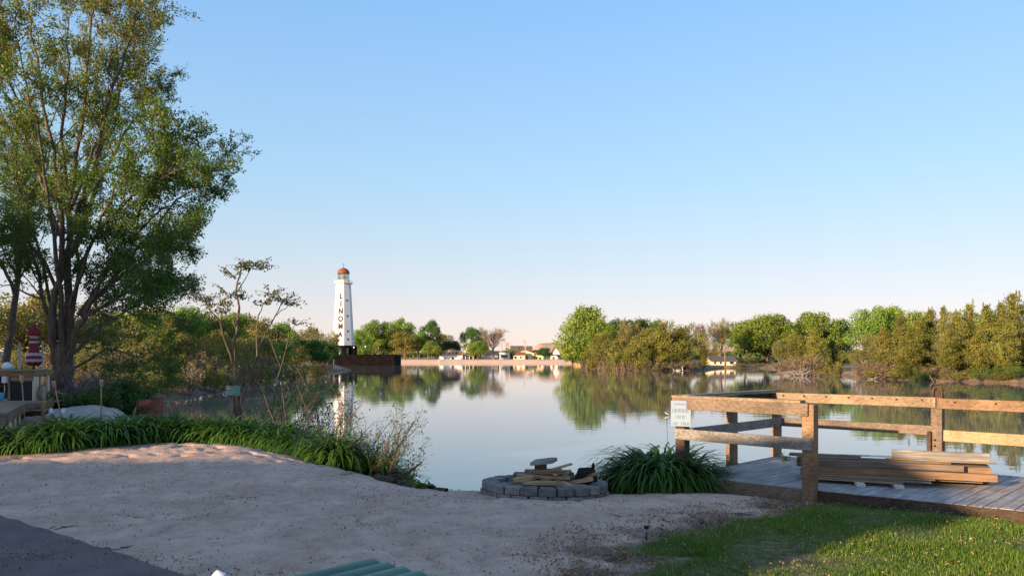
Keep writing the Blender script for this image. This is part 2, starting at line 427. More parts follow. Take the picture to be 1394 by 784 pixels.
def height(x, y, fine=True):
    x = np.asarray(x, dtype=np.float64); y = np.asarray(y, dtype=np.float64)
    # gentle waver of the far banks
    far = np.clip((np.hypot(x, y) - 40) / 40, 0, 1)
    xx = x + far * fbm(x * 0.12, y * 0.12, 3, 5) * 5
    yy = y + far * fbm(x * 0.12, y * 0.12, 3, 9) * 5 * np.clip((330 - y) / 60, 0, 1)
    near_w = np.clip((30 - y) / 8, 0, 1)
    s = np.where(inpoly(xx, yy, LAKE), -1, 1) * polydist(xx, yy, LAKE)
    base = 0.88 + 0.2 * np.exp(-((x + 3.6) / 3.4) ** 2 - ((y - 13.2) / 2.6) ** 2) - 0.30 * np.clip((y - 15.5) / 2.5, 0, 1) * (x < 0)
    base = base + 0.06 * np.clip((-x - 6) / 4, 0, 1) + 0.05 * np.clip((x - 3.2) / 1.2, 0, 1) * np.clip((y - 5) / 2.5, 0, 1)
    capf = 1.15 + 0.25 * fbm(x * 0.08, y * 0.08, 3, 3) + np.clip(s - 10, 0, 60) * 0.01
    capf = np.where((x > 0) & (y < 330), capf * .6, capf); capf = np.where(y > 330, 1.8, capf)
    cap = near_w * base + (1 - near_w) * capf
    slope = near_w * 0.75 + (1 - near_w) * np.where(y > 330, 0.12, np.where(x > 0, 0.55, 0.30))
    z = np.where(s > 0, cap * np.tanh(np.maximum(s, 0) * slope / cap), np.maximum(s * 0.5, -1.2))
    if fine:
        k = near_w * np.clip(s / 0.5, 0, 1) * (1 - np.clip((0.3 - polydist(x, y, SLAB)) / 0.3, 0, 1) ) * (~inpoly(x, y, SLAB))
        ft = fbm(x * 4.5, y * 4.5, 3, 21)
        ft = -np.maximum(0, ft - 0.0) * 0.20 + fbm(x * 1.1, y * 1.1, 3, 31) * 0.05
        ridge = 0.03 * np.exp(-((y - (5.9 + 0.25 * np.sin(x * 0.9) - 0.35 * (x + 1))) / 0.3) ** 2) * np.exp(-((x + 1.6) / 1.5) ** 2)
        mound = np.exp(-((x + 3.6) / 3.6) ** 2 - ((y - 12.6) / 2.0) ** 2)
        g = inpoly(x, y, GRASS)
        z = z + k * np.where(g, 0.3, 1) * (ft * (1 + 0.15 * mound) + ridge)
    return z, s
def gz(x, y):
    return float(height(np.array([x]), np.array([y]))[0][0])
rs = [0.4]
while rs[-1] < 22: rs.append(rs[-1] * (1.006 if rs[-1] > 3.5 else 1.03))
while rs[-1] < 150: rs.append(rs[-1] * 1.012)
while rs[-1] < 7000: rs.append(rs[-1] * 1.03)
rs = np.array(rs)
an = np.concatenate([np.arange(-36, 36.01, 0.16), np.arange(39, 322, 3.0)])
an = np.radians(an)
RR, AA = np.meshgrid(rs, an, indexing='ij')
X = RR * np.sin(AA); Y = RR * np.cos(AA)
Z, S = height(X, Y)
nr, na = RR.shape
V = np.stack([X, Y, Z], -1).reshape(-1, 3)
i0 = np.arange(nr - 1)[:, None] * na; j0 = np.arange(na)[None, :]; j1 = (j0 + 1) % na
F = np.stack([i0 + j0, i0 + j1, i0 + na + j1, i0 + na + j0], -1).reshape(-1, 4)
F = F[:, ::-1]
cen = np.arange(na)
V = np.vstack([V, [[0, 0, float(Z[0].mean())]]])
Fc = np.stack([np.full(na, nr * na), (cen + 1) % na, cen], -1)[:, ::-1]
gm = inpoly(X, Y, GRASS).astype(float)
gd = polydist(X, Y, GRASS)
grass_a = np.clip(0.5 + np.where(gm > 0, gd, -gd) * 3 + fbm(X * 2.5, Y * 2.5, 3, 77) * 2, 0, 1)
dirt_a = np.clip(.75 - gd / .55 + fbm(X * 2, Y * 2, 4, 55) * 2.2, 0, 1) * (Y < 10.5) * (X > -1.2)
nearm = (Y < 15.4 + 0.0 * X) & (np.hypot(X, Y) < 24)
yard = (X < -4) & (Y > 15) & (Y < 30)
beach = (Y > 330) & (S < 62) & (X > -70) & (X < 52)
sand_a = np.where(nearm, 1.0, 0.0) * (1 - grass_a) * (1 - 0.85 * dirt_a)
sand_a = np.where(beach, 1.0, sand_a)
sand_a = np.where(yard, 0.35 + fbm(X, Y, 3, 12), sand_a)
wet = np.clip(1 - (Z - 0.0) / 0.35, 0, 1) * (S > -2) * (Y < 330)
meadow = np.clip(((Y > 60) & (S > 18)).astype(float) + (Y > 460), 0, 1)
bankr = ((S < 14) & (Y > 40) & (Y < 330)).astype(float)
def ap(a): return ('POINT', np.append(np.asarray(a, dtype=float).reshape(-1), 0))
m, n, out = newmat('ground_soil'); L = n.links.new
b = N(n, 'ShaderNodeBsdfPrincipled'); b.inputs['Roughness'].default_value = 0.95; b.inputs['Specular IOR Level'].default_value = 0.15
tc = N(n, 'ShaderNodeTexCoord')
def noise_col(scale, ca, cb, p0=0.35, p1=0.65, det=8):
    no = N(n, 'ShaderNodeTexNoise'); no.inputs['Scale'].default_value = scale; no.inputs['Detail'].default_value = det
    L(tc.outputs['Object'], no.inputs['Vector'])
    cr = N(n, 'ShaderNodeValToRGB'); cr.color_ramp.elements[0].position = p0; cr.color_ramp.elements[1].position = p1
    cr.color_ramp.elements[0].color = c4(ca); cr.color_ramp.elements[1].color = c4(cb)
    L(no.outputs['Fac'], cr.inputs[0]); return cr, no
def mixa(c_in, attr, c_new):
    a = N(n, 'ShaderNodeAttribute'); a.attribute_name = attr
    mx = N(n, 'ShaderNodeMix'); mx.data_type = 'RGBA'
    L(a.outputs['Fac'], mx.inputs[0]); L(c_in, mx.inputs[6]); L(c_new, mx.inputs[7]); return mx.outputs[2]
soil, _ = noise_col(3.0, (0.055, 0.045, 0.03), (0.12, 0.10, 0.06))
sandc, _ = noise_col(6.0, (0.50, 0.34, 0.255), (0.60, 0.42, 0.32))
spk, spn = noise_col(120.0, (0.45, 0.38, 0.35), (1, 1, 1), 0.36, 0.47, 3)
mul = N(n, 'ShaderNodeMix'); mul.data_type = 'RGBA'; mul.blend_type = 'MULTIPLY'; mul.inputs[0].default_value = 0.8
L(sandc.outputs[0], mul.inputs[6]); L(spk.outputs[0], mul.inputs[7])
big, _ = noise_col(1.4, (0.84, 0.82, 0.80), (1.04, 1.03, 1.02), 0.38, 0.62, 8)
mul2 = N(n, 'ShaderNodeMix'); mul2.data_type = 'RGBA'; mul2.blend_type = 'MULTIPLY'; mul2.inputs[0].default_value = 1.0
L(mul.outputs[2], mul2.inputs[6]); L(big.outputs[0], mul2.inputs[7])
dirt, _ = noise_col(25.0, (0.05, 0.035, 0.028), (0.19, 0.14, 0.11))
gr, _ = noise_col(9.0, (0.06, 0.06, 0.02), (0.19, 0.15, 0.07))
mead, _ = noise_col(0.2, (0.06, 0.08, 0.02), (0.12, 0.12, 0.05))
bank, _ = noise_col(1.6, (0.16, 0.105, 0.065), (0.32, 0.225, 0.15))
bch, _ = noise_col(0.3, (0.74, 0.46, 0.31), (0.84, 0.55, 0.38))
wetc, _ = noise_col(4, (0.07, 0.05, 0.035), (0.12, 0.09, 0.065))
col = mixa(soil.outputs[0], 'meadow', mead.outputs[0])
col = mixa(col, 'bank', bank.outputs[0])
col = mixa(col, 'sand', mul2.outputs[2])
col = mixa(col, 'beach', bch.outputs[0])
col = mixa(col, 'dirt', dirt.outputs[0])
col = mixa(col, 'grass', gr.outputs[0])
col = mixa(col, 'wet', wetc.outputs[0])
L(col, b.inputs['Base Color'])
nb = N(n, 'ShaderNodeTexNoise'); nb.inputs['Scale'].default_value = 45; nb.inputs['Detail'].default_value = 6
L(tc.outputs['Object'], nb.inputs['Vector'])
bp = N(n, 'ShaderNodeBump'); bp.inputs['Strength'].default_value = 0.5; bp.inputs['Distance'].default_value = 0.02
L(nb.outputs['Fac'], bp.inputs['Height']); L(bp.outputs[0], b.inputs['Normal'])
L(b.outputs[0], out.inputs[0])
M['ground'] = m
dirtv = dirt_a * (~inpoly(X, Y, SLAB)) * nearm
ground = meshobj('ground', np_mesh('ground', V, [F, Fc], m, {
    'sand': ap(np.clip(sand_a, 0, 1)), 'grass': ap(grass_a * nearm), 'dirt': ap(dirtv * (1 - grass_a)), 'wet': ap(wet * 0.8),
    'beach': ap(beach.astype(float)), 'meadow': ap(meadow), 'bank': ap(bankr)}, smooth=True))
tag(ground, kind='structure')
# water
m, n, out = newmat('lake_water'); L = n.links.new
b = N(n, 'ShaderNodeBsdfPrincipled')
b.inputs['Base Color'].default_value = (0.15, 0.165, 0.15, 1)
b.inputs['Roughness'].default_value = 0.02
b.inputs['IOR'].default_value = 2.3
tc = N(n, 'ShaderNodeTexCoord'); mp = N(n, 'ShaderNodeMapping'); mp.inputs['Scale'].default_value = (0.5, 1.3, 1)
L(tc.outputs['Object'], mp.inputs[0])
no = N(n, 'ShaderNodeTexNoise'); no.inputs['Scale'].default_value = 0.9; no.inputs['Detail'].default_value = 4
L(mp.outputs[0], no.inputs['Vector'])
bp = N(n, 'ShaderNodeBump'); bp.inputs['Strength'].default_value = 0.035; bp.inputs['Distance'].default_value = 0.1
L(no.outputs['Fac'], bp.inputs['Height']); L(bp.outputs[0], b.inputs['Normal'])
mp2 = N(n, 'ShaderNodeMapping'); mp2.inputs['Scale'].default_value = (0.03, 0.09, 1); L(tc.outputs['Object'], mp2.inputs[0])
n2 = N(n, 'ShaderNodeTexNoise'); n2.inputs['Scale'].default_value = 1.0; n2.inputs['Detail'].default_value = 5; L(mp2.outputs[0], n2.inputs['Vector'])
r2 = N(n, 'ShaderNodeMapRange'); r2.inputs[1].default_value = .42; r2.inputs[2].default_value = .62; r2.inputs[3].default_value = .012; r2.inputs[4].default_value = .028
L(n2.outputs['Fac'], r2.inputs[0]); L(r2.outputs[0], b.inputs['Roughness'])
r3 = N(n, 'ShaderNodeMapRange'); r3.inputs[1].default_value = .42; r3.inputs[2].default_value = .65; r3.inputs[3].default_value = .028; r3.inputs[4].default_value = .045
L(n2.outputs['Fac'], r3.inputs[0]); L(r3.outputs[0], bp.inputs['Strength'])
L(b.outputs[0], out.inputs[0])
M['water'] = m
wt = MB().prism([(-150, -40), (110, -40), (110, 430), (-150, 430)], -0.02, 0.0)
wt.v = [v for v in wt.v]
water = MB().add([(-150, -40, 0), (110, -40, 0), (110, 430, 0), (-150, 430, 0)], [(0, 1, 2, 3)]).build('lake_water', m)
tag(water, kind='structure')
# tan bluff behind the beach
def ridge(name, mat, xs, D, depth, hfun, zb=0.5, nd=14):
    vs = []; fs = []
    nx = len(xs)
    for j in range(nd):
        t = j / (nd - 1)
        for x in xs:
            prof = math.sin(min(1, t * 2.2) * PI / 2) if t < 0.6 else math.cos((t - 0.6) / 0.4 * PI / 2)
            xx = x + 3 * float(fbm(np.array([x * 0.1]), np.array([t * 3]), 3, 8)[0])
            vs.append((xx, D + depth * t, zb + max(0, hfun(x)) * prof * (1 + 0.35 * float(fbm(np.array([x * 0.11]), np.array([t * 5.0]), 4, 4)[0]))))
    for j in range(nd - 1):
        for i in range(nx - 1):
            a = j * nx + i; fs.append((a, a + 1, a + 1 + nx, a + nx))
    o = MB().add(vs, fs, None, True).build(name, mat)
    tag(o, kind='structure'); return o
def hb(x):
    e = lambda a, b_: max(0, min(1, (x - a) / (b_ - a)))
    return 11.0 * e(4, 17) * (1 - 0.3 * e(48, 70)) * (1 - e(190, 230))
ridge('hill', M['clay'], np.linspace(0, 235, 120), 470, 60, hb)
def hh(x): return 17 + 8 * float(fbm(np.array([x * 0.004]), np.array([1.0]), 4, 2)[0]) * 2
ridge('hills', M['hills'], np.linspace(-2600, 2600, 300), 1900, 500, hh, 0, 6)
slab = MB().prism(SLAB[::-1] if False else SLAB, 0.6, 0.915).build('concrete_path', M['concrete'])
tag(slab, kind='structure')

# ------------------------------------------------------------------ foliage builders
rng = np.random.default_rng(7)
def leaf_mesh(name, cen, size, mat, tint, flat=0.0, aspect=0.5, nrm=None, rg=None):
    rg = rg or rng
    cen = np.asarray(cen, dtype=np.float64); n_ = len(cen)
    d = rg.normal(size=(n_, 3)); d[:, 2] -= flat
    d /= np.linalg.norm(d, axis=1)[:, None]
    q = rg.normal(size=(n_, 3)) if nrm is None else nrm + rg.normal(size=(n_, 3)) * 0.6
    s = np.cross(d, q); s /= np.linalg.norm(s, axis=1)[:, None] + 1e-9
    L_ = (size * (0.7 + 0.6 * rg.random(n_)))[:, None]
    a = cen - d * L_ * 0.5; c = cen + d * L_ * 0.5
    m_ = cen - d * L_ * 0.08
    b_ = m_ + s * L_ * aspect * 0.5; e_ = m_ - s * L_ * aspect * 0.5
    V_ = np.stack([a, b_, c, e_], 1).reshape(-1, 3)
    F_ = np.arange(n_ * 4).reshape(-1, 4)
    return np_mesh(name, V_, F_, mat, {'tint': ('FACE', tint)})
def tubes_mesh(name, segs, mat, n=5):
    """segs: list of (pts array k x 3, radii k). built in one go"""
    Vs = []; Fs = []; b = 0
    ang = np.arange(n) * 2 * PI / n
    ca, sa = np.cos(ang), np.sin(ang)
    for pts, rad in segs:
        pts = np.asarray(pts, dtype=float); k = len(pts)
        d = np.gradient(pts, axis=0); d /= np.linalg.norm(d, axis=1)[:, None] + 1e-9
        ref = np.array([0.31, 0.17, 0.2]) if abs(d[0][2]) > 0.8 else np.array([0, 0, 1.0])
        u = np.cross(d, ref); u /= np.linalg.norm(u, axis=1)[:, None] + 1e-9
        v = np.cross(d, u)
        ring = pts[:, None, :] + (u[:, None, :] * ca[None, :, None] + v[:, None, :] * sa[None, :, None]) * np.asarray(rad)[:, None, None]
        Vs.append(ring.reshape(-1, 3))
        i_ = np.arange(k - 1)[:, None] * n; j_ = np.arange(n)[None, :]; j2 = (j_ + 1) % n
        Fs.append((np.stack([i_ + j_, i_ + j2, i_ + n + j2, i_ + n + j_], -1).reshape(-1, 4)) + b)
        b += k * n
    return np_mesh(name, np.vstack(Vs), np.vstack(Fs), mat, smooth=True)
def branch(rg, p, d, L_, r0, k=6, wob=0.18, up=0.05, taper=0.25):
    """wandering polyline"""
    p = np.array(p, dtype=float); d = np.array(d, dtype=float); d /= np.linalg.norm(d)
    pts = [p]; st = L_ / (k - 1)
    for i in range(k - 1):
        d = d + rg.normal(size=3) * wob; d[2] += up; d /= np.linalg.norm(d)
        pts.append(pts[-1] + d * st)
    rad = r0 * (1 - (1 - taper) * np.linspace(0, 1, k))
    return np.array(pts), rad
def lerp_poly(pts, t):
    k = len(pts) - 1; f = t * k; i = min(int(f), k - 1); return pts[i] + (pts[i + 1] - pts[i]) * (f - i), pts[i + 1] - pts[i]
def grow_side(rg, segs, leaves, pts, rad, lvl, maxlvl, par):
    """side shoots from a limb; leaves collected at the last level"""
    L0 = np.sum(np.linalg.norm(np.diff(pts, axis=0), axis=1))
    cnt = max(2, int(par['n'][lvl] * (0.8 + 0.4 * rg.random())))
    for i in range(cnt):
        t = par['t0'][lvl] + (1 - par['t0'][lvl]) * (i + rg.random()) / cnt
        p, d = lerp_poly(pts, min(t, 0.999)); d = d / (np.linalg.norm(d) + 1e-9)
        q = rg.normal(size=3); q -= d * q.dot(d); q /= np.linalg.norm(q)
        dd = d * par['fwd'] + q * par['out'] + np.array([0, 0, par['lift'][lvl]])
        Ls = par['len'][lvl] * (0.55 + 0.7 * rg.random()) * (1.05 - 0.45 * t)
        ri = max(par['rmin'], np.interp(t, np.linspace(0, 1, len(rad)), rad) * 0.5)
        bp_, br = branch(rg, p, dd, Ls, min(ri, Ls * 0.03 + 0.002), 5 if lvl < maxlvl else 4, par['wob'], par['up'][lvl])
        segs.append((bp_, br))
        if lvl < maxlvl: grow_side(rg, segs, leaves, bp_, br, lvl + 1, maxlvl, par)
        else:
            m_ = par['leaves']
            tt = 0.15 + 0.85 * rg.random(m_)
            for u in tt:
                q_, _ = lerp_poly(bp_, min(u, .999)); leaves.append(q_ + rg.normal(size=3) * par['spread'])
def clump_crown(rg, H, W, base, n_cl, n_leaf, shape='round', rcl=0.2):
    """returns leaf centres, outward normals, clump tint"""
    pts = []; nr_ = []; ti = []; cls = []
    for i in range(n_cl):
        while True:
            v = rg.normal(size=3); v /= np.linalg.norm(v)
            if v[2] > -0.75: break
        rr = 0.55 + 0.42 * rg.random()
        zc = base + (H - base) * 0.5
        c = np.array([v[0] * W / 2 * rr, v[1] * W / 2 * rr, zc + v[2] * (H - base) / 2 * rr])
        if shape == 'round':
            t = (c[2] - base) / (H - base); c[:2] *= 0.75 + 0.45 * math.sin(PI * min(1, max(0, t)) ** 0.8)
        cls.append(c)
        r = W * rcl * (0.6 + 0.8 * rg.random())
        k = int(n_leaf / n_cl * (r / (W * rcl)) ** 1.5)
        q = rg.normal(size=(k, 3)); q /= np.linalg.norm(q, axis=1)[:, None]
        rad = r * (0.55 + 0.5 * rg.random(k)) ** 0.7
        q2 = q * rad[:, None]; q2[:, 2] *= 0.75
        q2 += rg.normal(size=(k, 3)) * r * 0.12
        pts.append(c + q2); nr_.append(q); ti.append(np.clip(rg.random() * 0.6 + rg.random(k) * 0.4, 0, 1))
    return np.vstack(pts), np.vstack(nr_), np.concatenate(ti), cls
def proto_round(seed, mat, H=12., W=11., base=1.3, ncl=46, nl=11000, ls=0.38, rcl=0.16, bark='bark', tr=0.3):
    rg = np.random.default_rng(seed)
    p, q, t, cls = clump_crown(rg, H, W, base, ncl, nl, 'round', rcl)
    crown = leaf_mesh('crown', p, ls, M[mat], t, 0.2, 0.75, q, rg)
    segs = [(np.array([[0, 0, -0.4], [0.1, 0, base * 0.6], [0.0, 0.1, base * 1.2], [0, 0.1, H * 0.55], [0.2, 0, H * 0.85]]), [tr * 1.25, tr, tr * .8, tr * .45, 0.05])]
    for c in cls:
        z0 = base * 0.7 + (H * 0.5) * rg.random() * 0.8
        a = np.array([0.05, 0.05, min(z0, c[2] - 0.4)]); mid = (a + c) / 2 + rg.normal(size=3) * 0.3; mid[2] += 0.4
        segs.append((np.array([a, mid, c]), [tr * 0.35, tr * 0.2, 0.04]))
    trunk = tubes_mesh('trunk', segs, M[bark], 6)
    return ('trunk', trunk), ('crown', crown), H, W
def proto_cedar(seed, mat='leaf_cedar', H=9., W=5.6, nl=9000, ls=0.24, open_=0.0):
    rg = np.random.default_rng(seed)
    pts = []; nr_ = []; ti = []; segs = [(np.array([[0, 0, -0.4], [0.05, 0, H * 0.3], [0, 0.05, H * 0.7], [0, 0, H * 0.98]]), [0.2, 0.16, 0.08, 0.015])]
    nb_ = 110; a0_ = rg.random() * 6.28; a1_ = rg.random() * 6.28
    for i in range(nb_):
        t = (i + rg.random()) / nb_
        z = H * (0.06 + 0.92 * t)
        rr = W / 2 * (1.02 - t) ** 0.85 * (0.35 + 0.95 * rg.random()) + 0.10
        if t < 0.12: rr *= 0.75
        a = rg.random() * 2 * PI
        rr *= 1 + .32 * math.cos(a - a0_ + 3 * t) + .18 * math.cos(2 * a + a1_ + 7 * t)
        tip = np.array([math.cos(a) * rr, math.sin(a) * rr, z + rr * (0.35 + 0.5 * rg.random())])
        b0 = np.array([0, 0, z])
        segs.append((np.array([b0, (b0 + tip) / 2 + [0, 0, -0.05], tip]), [0.05, 0.03, 0.01]))
        k = int(nl / nb_ * (0.35 + 1.3 * rr / (W / 2)))
        u = rg.random(k) ** 0.6
        c = b0 + (tip - b0) * u[:, None]
        sp = 0.14 + 0.28 * (1 - abs(2 * u - 1.1))
        c = c + rg.normal(size=(k, 3)) * sp[:, None] * np.array([1, 1, 0.8]) * min(1.0, 0.35 + rr / 1.3)
        pts.append(c); ti.append(np.clip(rg.random() * 0.65 + rg.random(k) * 0.35, 0, 1))
        q = np.tile([math.cos(a), math.sin(a), 0.5], (k, 1)); nr_.append(q)
    # ragged top spires
    for s in range(3):
        h = H * (1.0 + 0.04 * s - 0.05 * rg.random()); ox = rg.normal(size=2) * 0.25 * s
        k = 90; u = rg.random(k)
        c = np.stack([ox[0] + rg.normal(size=k) * 0.16 * (1 - u), ox[1] + rg.normal(size=k) * 0.16 * (1 - u), h - 1.3 * (1 - u)], -1)
        pts.append(c); nr_.append(np.tile([0, 0, 1.], (k, 1))); ti.append(np.full(k, 0.7))
    crown = leaf_mesh('crown', np.vstack(pts), ls, M[mat], np.concatenate(ti), -0.8, 0.42, np.vstack(nr_), rg)
    return ('trunk', tubes_mesh('trunk', segs, M['bark'], 5)), ('crown', crown), H, W
def proto_bare(seed, mat='leaf_dry', H=9., W=7., leaves=2, bark='bark_pale', ls=0.22):
    rg = np.random.default_rng(seed)
    segs = []; lv = []
    par = dict(n=[9, 7, 6], t0=[0.2, 0.2, 0.2], fwd=0.75, out=0.7, lift=[0.35, 0.25, 0.15], len=[H * 0.32, H * 0.17, H * 0.09], rmin=0.012, wob=0.16, up=[0.06, 0.05, 0.03], leaves=leaves, spread=0.16)
    tp, trd = branch(rg, (0, 0, -0.4), (0, 0, 1), H * 0.35, 0.24, 4, 0.05, 0.1, 0.7); segs.append((tp, trd))
    for i in range(6):
        a = i * PI / 3 + rg.random(); o = 0.25 + 0.5 * rg.random()
        bp_, br = branch(rg, tp[-1 if i < 4 else -2], (math.cos(a) * o * W / H, math.sin(a) * o * W / H, 1), H * 0.62, 0.13, 7, 0.13, 0.06, 0.15)
        segs.append((bp_, br)); grow_side(rg, segs, lv, bp_, br, 0, 2, par)
    lv = np.array(lv)
    return ('trunk', tubes_mesh('trunk', segs, M[bark], 4)), ('crown', leaf_mesh('crown', lv, ls, M[mat], rg.random(len(lv)), 0.3, 0.6, None, rg)), H, W
def proto_brush(seed, mat, H=3., W=4., stems=26, leaves=7, ls=0.16, bark='twig', lsp=0.12, lean=0.8):
    rg = np.random.default_rng(seed); segs = []; lv = []
    par = dict(n=[7, 5], t0=[0.25, 0.2], fwd=0.8, out=0.6, lift=[0.2, 0.1], len=[H * 0.34, H * 0.17], rmin=0.006, wob=0.2, up=[0.03, 0.0], leaves=leaves, spread=lsp)
    for i in range(stems):
        a = rg.random() * 2 * PI; o = rg.random() ** 0.6
        p0 = np.array([math.cos(a) * o * W * 0.22, math.sin(a) * o * W * 0.22, -0.2])
        bp_, br = branch(rg, p0, (math.cos(a) * o * lean, math.sin(a) * o * lean, 1), H * (0.65 + 0.45 * rg.random()), 0.03, 6, 0.14, 0.02, 0.3)
        segs.append((bp_, br)); grow_side(rg, segs, lv, bp_, br, 0, 1, par)
    lv = np.array(lv)
    return ('stem', tubes_mesh('stem', segs, M[bark], 4)), ('foliage', leaf_mesh('foliage', lv, ls, M[mat], rg.random(len(lv)), 0.2, 0.55, None, rg)), H, W
PROTO = {
    'round_a': proto_round(1, 'leaf_bright', nl=15000, ncl=60),
    'round_b': proto_round(2, 'leaf_bright', 13, 10, 2.5, 44, 13000, 0.38, 0.17),
    'round_c': proto_round(3, 'leaf_bright', 12, 8, 2.0, 40, 10000, 0.36, 0.2),
    'dark_a': proto_round(4, 'leaf_dark', 11, 8, 2.0, 36, 10000, 0.36, 0.2),
    'dark_b': proto_round(5, 'leaf_dark', 12, 9, 2.2, 40, 10000, 0.36, 0.17),
    'olive_a': proto_round(6, 'leaf_olive', 9, 7, 1.0, 50, 9000, 0.28, 0.17),
    'olive_b': proto_round(7, 'leaf_olive', 9, 8, 0.8, 46, 8000, 0.28, 0.15),
    'lacy': proto_round(8, 'leaf_olive', 9, 8, 1.6, 60, 4200, 0.26, 0.13, 'bark_pale', 0.2),
    'cedar_a': proto_cedar(11), 'cedar_b': proto_cedar(12, W=4.2), 'cedar_c': proto_cedar(13, W=6., H=8.5, ls=0.28), 'cedar_d': proto_cedar(14, W=5.5, H=9.5), 'cedar_e': proto_cedar(15, W=6.4, H=8.8), 'cedar_f': proto_cedar(16, W=4.8, H=9.2),
    'bare_a': proto_bare(21), 'bare_b': proto_bare(22, 'leaf_olive', 9, 9, 3),
    'brush_a': proto_brush(31, 'leaf_olive', 3, 4.5), 'brush_b': proto_brush(32, 'leaf_dry', 2.4, 4, 30, 4), 'brush_c': proto_brush(33, 'leaf_young', 3.2, 3.6, 20, 6),
    'brush_d': proto_brush(34, 'leaf_dark', 2.2, 4.5, 30, 9, 0.17),
}
ORD = ['', 'first', 'second', 'third', 'fourth', 'fifth', 'sixth', 'seventh', 'eighth', 'ninth', 'tenth', 'eleventh', 'twelfth', 'thirteenth', 'fourteenth',
       'fifteenth', 'sixteenth', 'seventeenth', 'eighteenth', 'nineteenth', 'twentieth', 'twenty-first', 'twenty-second', 'twenty-third', 'twenty-fourth',
       'twenty-fifth', 'twenty-sixth', 'twenty-seventh', 'twenty-eighth', 'twenty-ninth', 'thirtieth', 'thirty-first', 'thirty-second', 'thirty-third', 'thirty-fourth', 'thirty-fifth', 'thirty-sixth', 'thirty-seventh', 'thirty-eighth', 'thirty-ninth', 'fortieth']
def plant(kind, px, ytop, wpx, D, name, label, cat, group=None, rz=None, wide=None):
    (n1, m1), (n2, m2), H, W = PROTO[kind]
    x = (px - 697) / FPX * D
    z = gz(x, D) - 0.05
    h = EYE + (487 - ytop) / FPX * D - z
    wm = wpx / FPX * D
    if rz is None: rz = (px * 1.7 + D) % 6.28
    t = empty(name, (x, D, z), label, cat, group, rz)
    t.scale = (wm / W, wm / W, h / H)
    for nn, mm in ((n1, m1), (n2, m2)):
        o = bpy.data.objects.new(nn, mm); link(o, t)
    return t

# ------------------------------------------------------------------ lighthouse on its pier
LD = 272.0
LX = (467.6 - 697) / FPX * LD
def lz(py): return EYE + (487 - py) / FPX * LD
pier = empty('pier', (LX, LD, 0), 'long dark stone pier wall under the white lighthouse', 'pier')
x0 = (440 - 697) / FPX * LD - LX; x1 = (541.0 - 697) / FPX * LD - LX
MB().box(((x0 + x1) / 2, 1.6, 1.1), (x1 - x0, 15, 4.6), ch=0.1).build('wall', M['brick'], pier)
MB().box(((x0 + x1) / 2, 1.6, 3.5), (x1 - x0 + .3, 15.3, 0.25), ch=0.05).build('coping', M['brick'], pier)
lh = empty('lighthouse', (LX, LD, 3.6), 'tall white lighthouse with a rust red dome and dark vertical lettering', 'lighthouse')
def L_(py): return lz(py) - 3.6
ph = R(-90 - 7.5 + 22.5)
r0, r1 = 3.62, 2.45
zb, zt = L_(471), L_(386.5)
tw = MB().lathe([(r0, zb), (r1, zt)], 8, smooth=False, ph=ph)
tw.build('tower', M['white'], lh)
# arcaded stone base : eight piers with arched heads
bs = MB()
for k in range(8):
    a = ph + k * PI / 4
    bs.box((3.85 * math.cos(a), 3.85 * math.sin(a), zb / 2), (1.35, 1.35, zb), a)
    a2 = a + PI / 8; rr = 3.75 * math.cos(PI / 8)
    for s in range(-3, 4):     # arch ring voussoirs
        xx = s * 0.27; zz = zb - 1.0 + 0.55 * math.sqrt(max(0, 1 - (s / 4.2) ** 2))
        bs.box((rr * math.cos(a2) - xx * math.sin(a2), rr * math.sin(a2) + xx * math.cos(a2), (zz + zb) / 2), (0.9, 0.28, zb - zz + 0.01), a2)
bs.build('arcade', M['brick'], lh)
MB().lathe([(1.5, 0), (1.5, zb)], 12).build('inner_wall', M['white'], lh)
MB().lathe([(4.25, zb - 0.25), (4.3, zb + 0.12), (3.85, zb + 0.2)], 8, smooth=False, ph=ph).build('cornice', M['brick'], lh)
g = MB().lathe([(2.7, zt - .1), (3.15, zt + 0.1), (3.15, zt + 0.32), (2.5, zt + 0.33)], 8, smooth=False, ph=ph)
g.build('gallery', M['white'], lh)
rl = MB()
for k in range(16):
    a = ph + k * PI / 8; r_ = 3.05 if k % 2 == 0 else 3.05 * math.cos(PI / 8)
    rl.tube([(r_ * math.cos(a), r_ * math.sin(a), zt + .3), (r_ * math.cos(a), r_ * math.sin(a), zt + 1.25)], 0.035, 5)
pp = [(3.05 * math.cos(ph + k * PI / 4), 3.05 * math.sin(ph + k * PI / 4), 0) for k in range(9)]
for hh_ in (0.75, 1.25): rl.tube([(p[0], p[1], zt + hh_) for p in pp], 0.03, 5)
rl.build('railing', M['white'], lh)
ztl = L_(372.5)
MB().lathe([(2.0, zt + 0.3), (2.0, zt + 1.2)], 8, smooth=False, ph=ph).build('lantern_base', M['cream'], lh)
fr = MB()
for k in range(8):
    a = ph + k * PI / 4
    fr.tube([(1.85 * math.cos(a), 1.85 * math.sin(a), zt + 1.2), (1.85 * math.cos(a), 1.85 * math.sin(a), ztl)], 0.07, 6)
for z_ in (zt + 1.2, (zt + ztl) / 2 + .6, ztl): fr.tube([(1.85 * math.cos(ph + k * PI / 4), 1.85 * math.sin(ph + k * PI / 4), z_) for k in range(9)], 0.06, 5)
fr.build('lantern_frame', M['metal'], lh)
MB().lathe([(0.35, zt + 1.2), (0.75, zt + 1.9), (0.8, zt + 2.6), (0.3, zt + 3.3)], 12).build('lamp', M['siding'], lh)
gm_, n, out = newmat('lantern_glass'); 
tb = N(n, 'ShaderNodeBsdfTransparent'); gb = N(n, 'ShaderNodeBsdfGlossy'); gb.inputs['Roughness'].default_value = 0.05; mx = N(n, 'ShaderNodeMixShader'); mx.inputs[0].default_value = 0.22
